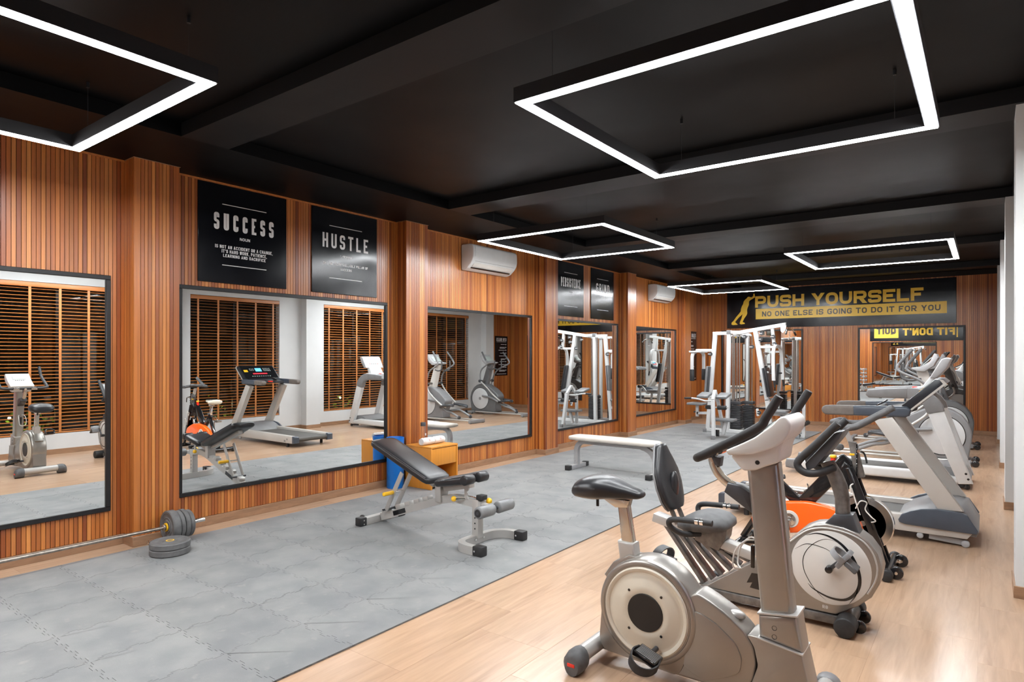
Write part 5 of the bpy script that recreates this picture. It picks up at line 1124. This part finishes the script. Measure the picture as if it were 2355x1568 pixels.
for k, (ya, yb2) in enumerate(((4.775,4.945),(4.952,5.105))):
    tw = thing('rolled_towel', ['left rolled white towel on the orange cabinet, its spiral end showing', 'right rolled white towel on the orange cabinet'][k], 'towel', (-4.78,(ya+yb2)/2,h), 'rolled white towels on the cabinet'); b = B(); lp = []
    for q in range(9):
        u = q/8; y = ya+(yb2-ya)*u; r = 0.0395*(0.86 if q in (0,8) else 1.0)+0.0012*math.sin(q*2.3); lp.append([(-4.78+1.08*r*math.cos(a*math.pi/10)+0.002*math.sin(q), y, h+0.0395+r*math.sin(a*math.pi/10)) for a in range(20)])
    b.loft(lp); b.build('roll', TOWEL, tw, sharp=60)
    B().tube([(-4.78+(0.005+0.0018*a)*math.cos(a*0.62), ya-0.001, h+0.0395+(0.005+0.0018*a)*math.sin(a*0.62)) for a in range(18)],0.0022,5).build('rolled_edge', TOWEL, tw)
    b = B(); ym = (ya+yb2)/2
    for dy, dz, w_ in ((0,0.012,0.016),(0,0.004,0.024),(0.004,-0.004,0.018)):
        a = 0.35+dz*18; xx = -4.78+1.085*0.0405*math.cos(a); zz = h+0.0395+0.0405*math.sin(a)
        b.box(xx-0.001,xx+0.0012,ym+dy-w_/2,ym+dy+w_/2,zz-0.0014,zz+0.0014)
    b.build('printed_mark', mat('faded_red_ink',(0.62,0.25,0.24),0.8), tw)
bo = thing('spray_bottle', 'clear plastic bottle with dark cap standing behind the rolled towels', 'bottle', (-4.90,4.925,h))
B().lathe([(0.0,0.0),(0.026,0.0),(0.028,0.004),(0.028,0.185),(0.024,0.195),(0.024,0.19),(0.0265,0.183),(0.0265,0.005),(0.0,0.003)], (-4.90,4.925,h), 'z', 24).build('body', PLASTC, bo)
B().lathe([(0.0,0.188),(0.029,0.188),(0.029,0.224),(0.026,0.228),(0.0,0.228)], (-4.90,4.925,h), 'z', 24).build('cap', DPLAS, bo)
B().box(-4.872,-4.8705,4.925,4.943,h+0.085,h+0.110,0.0005).build('label_dot', OFFW, bo)
bi = thing('waste_bin', 'tall blue cylindrical bin between the second mirror and the orange cabinet', 'bin', (-5.045,4.655,0))
B().lathe([(0.0,0.004),(0.086,0.004),(0.089,0.0),(0.091,0.003),(0.0925,0.525),(0.0935,0.528),(0.0935,0.534),(0.091,0.535),(0.0885,0.530),(0.087,0.012),(0.0,0.010)], (-5.045,4.655,0), 'z', 40).build('shell', BLUE, bi)
# ================================================================== AIR CONDITIONERS
def ac(ya, yb2, lbl):
    t = thing('air_conditioner', lbl, 'air conditioner', (XL,(ya+yb2)/2,2.45), 'wall air conditioners')
    pr = [(XL+0.002,2.765),(XL+0.13,2.768),(XL+0.185,2.755),(XL+0.203,2.72),(XL+0.205,2.62),(XL+0.195,2.575),(XL+0.165,2.53),(XL+0.10,2.475),(XL+0.04,2.452),(XL+0.002,2.452)]
    b = B().prism([(p[0], p[1]) for p in pr], ya, yb2, bev=0.014, seg=3, fillet=0.02).build('casing', GWHITE, t)
    B().prism([(XL+0.2035,2.735),(XL+0.2075,2.725),(XL+0.2085,2.62),(XL+0.2055,2.605),(XL+0.200,2.61)], ya+0.03, yb2-0.03).build('front_panel', GWHITE, t)
    B().bar((XL+0.187,ya+0.05,2.555),(XL+0.187,yb2-0.05,2.555),0.002,0.003).build('panel_seam', GPLAS, t)
    B().bar((XL+0.150,(ya+yb2)/2-0.39,2.514),(XL+0.150,(ya+yb2)/2+0.39,2.514),0.060,0.006,0.002,up=(0.75,0,-0.66)).build('louvre', OFFW, t)
    B().bar((XL+0.112,(ya+yb2)/2-0.39,2.481),(XL+0.112,(ya+yb2)/2+0.39,2.481),0.016,0.006,0.0,up=(0.6,0,-0.8)).build('outlet_gap', BLACKP, t)
ac(5.835,6.725,'white split air conditioner on the slatted wall nearer the viewer'); ac(11.175,12.03,'white split air conditioner farther down the slatted wall')
# ================================================================== MULTI-GYM
def multigym():
    t = thing('multi_gym', 'white steel multi-gym with black weight stacks and grey pads in the back corner', 'multi gym', (-3.45,11.6,0)); W = GWHITE; Y = 11.6; g = 0.010
    def bar(p, q, w=0.06, h=0.06, nm='frame_bar', m=W, up=(0,1,0)): return B().bar(p, q, w, h, 0.004, up=up, seg=1).build(nm, m, t)
    def pad(x0,x1,y0,y1,z0,z1,m,nm,M=None): return B().box(x0,x1,y0,y1,z0,z1,min(0.018,(z1-z0)*0.35,(x1-x0)*0.35),3,M).build(nm, m, t)
    bar((-4.17,Y,g+0.03),(-2.47,Y,g+0.03),nm='base_beam')
    for x, ya, yb2 in ((-4.15,11.44,11.82),(-2.55,11.42,11.78)):
        bar((x,ya,g+0.028),(x,yb2,g+0.028),nm='cross_foot')
        for yy in (ya,yb2): B().box(x-0.032,x+0.032,yy-0.015,yy+0.015,g-0.001,g+0.062,0.004).build('foot_cap', GPLAS, t)
    bar((-3.66,10.48,g+0.03),(-3.66,11.6,g+0.03),nm='front_base_beam'); B().box(-3.692,-3.628,10.45,10.49,g-0.001,g+0.062,0.004).build('foot_cap', GPLAS, t)
    bar((-3.66,11.6,g+0.03),(-3.66,12.45,g+0.03),nm='rear_base_beam')
    bar((-3.757,Y,1.86),(-3.785,Y,g+0.04),0.065,0.065,'upright'); B().box(-3.795,-3.722,Y-0.04,Y+0.04,1.80,1.872,0.005).build('joint_sleeve', GPLAS, t)
    bar((-3.60,12.16,1.80),(-3.60,12.16,g+0.04),0.06,0.06,'upright')
    bar((-4.05,Y,1.818),(-3.75,Y,1.818),nm='top_beam'); bar((-3.74,Y,1.838),(-3.56,Y,1.826),nm='top_beam'); bar((-3.585,Y,1.823),(-2.778,Y,1.950),0.064,0.066,'boom')
    bar((-3.60,Y,1.815),(-3.60,12.32,1.80),0.055,0.055,'rear_top_beam'); bar((-3.60,12.15,1.80),(-3.86,12.18,1.80),0.05,0.05,'top_link')
    bar((-4.012,Y,1.80),(-4.150,Y,g+0.05),0.07,0.06,'inclined_upright')
    bar((-4.375,Y,1.508),(-4.05,Y,1.508),0.05,0.05,'fly_beam'); B().box(-4.40,-4.26,Y-0.30,Y+0.30,1.468,1.50,0.006).build('fly_crossbar', W, t)
    for s in (-1,1):
        a = B().rtube([(-4.33,Y+s*0.14,1.475),(-4.332,Y+s*0.23,1.462),(-4.336,Y+s*0.285,1.415),(-4.338,Y+s*0.298,1.33),(-4.338,Y+s*0.298,1.13)],0.040,0.050,n_axis=(1,0,0),sm=3).build('fly_arm', W, t)
        B().cyl((-4.338,Y+s*0.298,0.945),(-4.338,Y+s*0.298,1.158),0.042,18,0.006).build('foam_pad', RUB, a)
    M = Matrix.Translation((-4.133,Y,0.955)) @ Matrix.Rotation(0.075, 4, 'Y')
    pad(-0.030,0.012,-0.13,0.13,-0.26,0.26,GVINYL,'back_pad',M); pad(0.012,0.034,-0.12,0.12,-0.255,0.255,DPLAS,'pad_board',M)
    pad(-4.505,-4.195,Y-0.15,Y+0.15,0.488,0.532,GVINYL,'seat_pad'); bar((-4.35,Y,0.488),(-4.35,Y,0.27),0.05,0.05,'seat_post'); bar((-4.36,Y,0.335),(-4.12,Y,0.345),0.05,0.05,'seat_link')
    B().cyl((-4.375,Y-0.05,0.36),(-4.375,Y-0.09,0.36),0.014,10).build('adjust_knob', DPLAS, t)
    # right station
    bar((-3.290,Y,1.845),(-3.088,Y,0.62),0.075,0.066,'inclined_upright'); bar((-3.088,Y,0.64),(-3.02,Y,g+0.04),0.075,0.066,'inclined_upright')
    bar((-3.24,Y,1.562),(-2.93,Y,1.562),0.045,0.036,'press_link'); bar((-3.008,Y,1.925),(-2.970,Y,1.555),0.05,0.052,'press_hanger')
    bw = [(-2.905,Y-0.30,0.985),(-2.912,Y-0.295,1.20),(-2.92,Y-0.27,1.42),(-2.925,Y-0.21,1.53),(-2.928,Y-0.10,1.575),(-2.928,Y,1.582)]
    bw = bw+[(p[0],2*Y-p[1],p[2]) for p in bw[-2::-1]]
    B().rtube(bw,0.040,0.052,n_axis=(1,0,0),sm=3).build('press_arch', W, t)
    for s in (-1,1):
        B().tube([(-2.905,Y+s*0.30,1.0),(-2.90,Y+s*0.30,0.96),(-2.885,Y+s*0.30,0.87)],0.016,10).build('press_grip', RUB, t)
        B().tube([(-2.905,Y+s*0.30,1.10),(-2.97,Y+s*0.25,1.10)],0.015,10).build('press_grip', RUB, t)
    M = Matrix.Translation((-3.075,Y,0.945)) @ Matrix.Rotation(-0.175, 4, 'Y')
    pad(-0.012,0.034,-0.13,0.13,-0.26,0.26,VINYL,'back_pad',M); pad(-0.038,-0.012,-0.12,0.12,-0.255,0.255,DPLAS,'pad_board',M)
    pad(-3.03,-2.745,Y-0.15,Y+0.15,0.418,0.465,GVINYL,'seat_pad'); bar((-3.09,Y,0.385),(-2.72,Y,0.392),0.05,0.05,'seat_beam'); bar((-2.85,Y,0.39),(-2.80,Y,g+0.04),0.05,0.05,'seat_post')
    B().rtube([(-2.76,Y,0.36),(-2.66,Y,0.41),(-2.60,Y,0.49),(-2.53,Y,0.545)],0.05,0.045,n_axis=(0,1,0),sm=4).build('leg_link', W, t)
    bar((-2.49,Y,0.585),(-2.493,Y,0.09),0.05,0.05,'leg_lever'); bar((-2.493,Y,0.14),(-2.493,Y,g+0.03),0.055,0.055,'leg_lever_stop')
    for x, z in ((-2.545,0.556),(-2.475,0.255)):
        for s in (-1,1): B().cyl((x,Y+s*0.04,z),(x,Y+s*0.22,z),0.040,16,0.006).build('leg_roller', RUB, t)
    for q in ((-3.170,1.800),(-3.190,1.700),(-3.335,1.566),(-4.085,1.440),(-3.465,1.745),(-3.215,0.405),(-2.975,1.74),(-2.955,1.61)):
        p = B().lathe([(0.0,-0.011),(0.034,-0.011),(0.036,-0.009),(0.029,0.0),(0.036,0.009),(0.034,0.011),(0.0,0.011)], (q[0],Y-0.05,q[1]),'y',18).build('pulley', DPLAS, t)
        B().cyl((q[0],Y-0.066,q[1]),(q[0],Y-0.02,q[1]),0.010,8).build('pulley_axle', SILVL, p)
        B().bar((q[0]-0.045,Y-0.05,q[1]+0.0),(q[0],Y-0.05,q[1]),0.028,0.012).build('pulley_bracket', W, p)
    bar((-3.245,Y-0.055,0.475),(-3.232,Y-0.055,0.345),0.045,0.012,'pulley_plate')
    B().cyl((-3.13,Y-0.04,1.12),(-3.05,Y-0.08,1.12),0.016,10).build('adjust_pin', W, t)
    for x in (-2.63,-2.545): B().cyl((x,Y-0.16,0.064),(x,Y-0.135,0.064),0.036,16,0.006).build('transport_wheel', RUB, t)
    # lat bar on its chain
    lb = B().tube([(-2.70,Y-0.34,1.775),(-2.71,Y-0.24,1.835),(-2.715,Y-0.10,1.865),(-2.715,Y+0.10,1.865),(-2.71,Y+0.24,1.835),(-2.70,Y+0.34,1.775)],0.0125,10,sm=4).build('lat_bar', CHROME, t)
    for s in (-1,1): B().tube([(-2.70,Y+s*0.34,1.775),(-2.707,Y+s*0.26,1.824)],0.017,10).build('lat_grip', RUB, lb)
    B().tube([(-2.745,Y,1.90),(-2.725,Y,1.865)],0.006,8).build('cable_clip', CHROME, lb)
    ch = B()
    for k in range(5): ch.tube([(-2.70+0.006*math.cos(a)*(1 if k%2 else 0.3), Y-0.10+0.006*math.cos(a)*(0.3 if k%2 else 1), 1.80-k*0.022+0.013*math.sin(a)) for a in [q*math.pi/4 for q in range(8)]],0.0025,5,closed=True)
    ch.build('chain', CHROME, t, kind='stuff'); B().cyl((-2.70,Y-0.16,1.69),(-2.70,Y-0.04,1.69),0.010,10).build('small_bar', SILVL, t)
    B().prism([(-2.86,1.91),(-2.765,1.925),(-2.775,1.86),(-2.82,1.80),(-2.855,1.83)], Y-0.045, Y-0.035).build('boom_plate', W, t)
    # weight stacks
    for cx_, cy_, wx, wy in ((-3.680,11.765,0.195,0.13),(-3.525,11.99,0.20,0.14),(-3.86,12.18,0.13,0.20)):
        me = None
        for k in range(14):
            z = 0.075+k*0.0305
            if me is None:
                o = B().box(cx_-wx/2,cx_+wx/2,cy_-wy/2,cy_+wy/2,z,z+0.0255,0.006,1).build('stack_plate', WEIGHT, t); me = o.data
            else:
                o = bpy.data.objects.new('stack_plate', me); COL.objects.link(o); o.parent = t
            o.location = (0,0,k*0.0305)
        B().box(cx_-wx/2-0.004,cx_+wx/2+0.004,cy_-wy/2-0.004,cy_+wy/2+0.004,0.515,0.572,0.008).build('top_weight', WEIGHT, t)
        B().box(cx_-wx/2+0.03,cx_+wx/2-0.03,cy_-wy/2+0.03,cy_+wy/2-0.03,g+0.002,0.075).build('stack_base', GPLAS, t)
        for s in (-1,1):
            dx, dy = (wx*0.30, 0) if wx > wy else (0, wy*0.30)
            B().cyl((cx_+s*dx,cy_+s*dy,0.05),(cx_+s*dx,cy_+s*dy,1.79),0.011,12).build('guide_rod', ROD, t)
        B().cyl((cx_+0.02,cy_-0.02,0.56),(cx_+0.02,cy_-0.02,1.79),0.009,10).build('selector_rod', ROD, t)
        B().cyl((cx_,cy_,0.55),(cx_,cy_,1.74),0.0028,6).build('cable', BLACKP, t)
        B().box(cx_-0.045,cx_+0.045,cy_-0.045,cy_+0.045,1.775,1.80,0.003).build('rod_bracket', W, t)
    # front arm-curl station
    bar((-3.665,10.52,g+0.04),(-3.705,10.60,0.66),0.06,0.055,'curl_post',up=(1,0,0)); bar((-3.705,10.60,0.66),(-3.72,10.74,0.81),0.05,0.05,'curl_post',up=(1,0,0)); bar((-3.72,10.74,0.81),(-3.735,10.92,0.62),0.05,0.05,'curl_post',up=(1,0,0)); bar((-3.735,10.92,0.64),(-3.66,11.05,g+0.04),0.05,0.05,'curl_post',up=(1,0,0))
    for cx_ in (-3.60,-3.93):
        M = Matrix.Translation((cx_,10.82,0.725)) @ Matrix.Rotation(0.22, 4, 'X'); pad(-0.095,0.095,-0.14,0.14,-0.025,0.022,GVINYL,'arm_pad',M)
    bar((-3.60,10.82,0.695),(-3.93,10.82,0.695),0.03,0.03,'arm_pad_bar')
    hd = B().tube([(-4.21,10.66,0.668),(-4.08,10.66,0.672),(-3.95,10.66,0.655),(-3.86,10.66,0.635),(-3.70,10.66,0.64)],0.014,10,sm=3).build('curl_handle', W, t); B().tube([(-4.225,10.66,0.668),(-4.10,10.66,0.672)],0.018,10).build('curl_grip', RUB, hd)
    B().cyl((-3.88,10.70,0.525),(-3.48,10.70,0.532),0.009,8).build('roller_shaft', SILVL, t)
    for a, b_ in ((-3.862,-3.735),(-3.66,-3.512)): B().cyl((a,10.70,0.526),(b_,10.70,0.530),0.036,16,0.006).build('leg_roller', RUB, t)
    pad(-3.80,-3.435,10.78,11.05,0.285,0.328,GVINYL,'seat_pad'); bar((-3.58,10.92,0.29),(-3.64,10.92,g+0.04),0.055,0.05,'seat_post'); B().box(-3.66,-3.60,10.60,10.62,0.05,0.16,0.003).build('dark_label', BLACKP, t)
multigym()
# ================================================================== DUMBBELL TOWER (seen in the back mirror), column poster
dt = thing('dumbbell_tower', 'dumbbell tower rack in the front left corner, seen in the back mirror', 'rack', (-3.92,-0.45,0))
B().cyl((-3.92,-0.45,0.0),(-3.92,-0.45,0.93),0.025,14).build('post', SILVL, dt); B().cyl((-3.92,-0.45,0.0),(-3.92,-0.45,0.03),0.17,24,0.006).build('base', DPLAS, dt)
for k in range(6): B().box(-4.03,-3.81,-0.50,-0.40,0.12+k*0.145,0.135+k*0.145,0.003).build('tray', SILVL, dt)
for k in range(6):
    z = 0.172+k*0.145; d = thing('dumbbell', 'chrome dumbbell on the corner tower rack, tier %s from the floor' % ['lowest','second','third','fourth','fifth','topmost'][k], 'dumbbell', (-3.92,-0.40,z-0.036), 'dumbbells on the tower rack')
    B().cyl((-3.99,-0.40,z),(-3.85,-0.40,z),0.012,10).build('handle', CHROME, d)
    for s in (-1,1): B().cyl((-3.92+s*0.06,-0.40,z),(-3.92+s*0.125,-0.40,z),0.036,18,0.005).build('end_weight', CHROME if k > 3 else GPLAS, d)
ep = thing('exercise_poster', 'blue and red poster on the first white column of the window wall', 'poster', (CX,2.18,0.6))
B().box(CX-0.006,CX-0.0005,2.05,2.31,1.05,1.90).build('blue_sheet', BLUE, ep); B().box(CX-0.006,CX-0.0005,2.05,2.31,0.55,1.05).build('red_sheet', REDP, ep)
for o in bpy.data.objects:
    if '_o' in o: del o['_o']
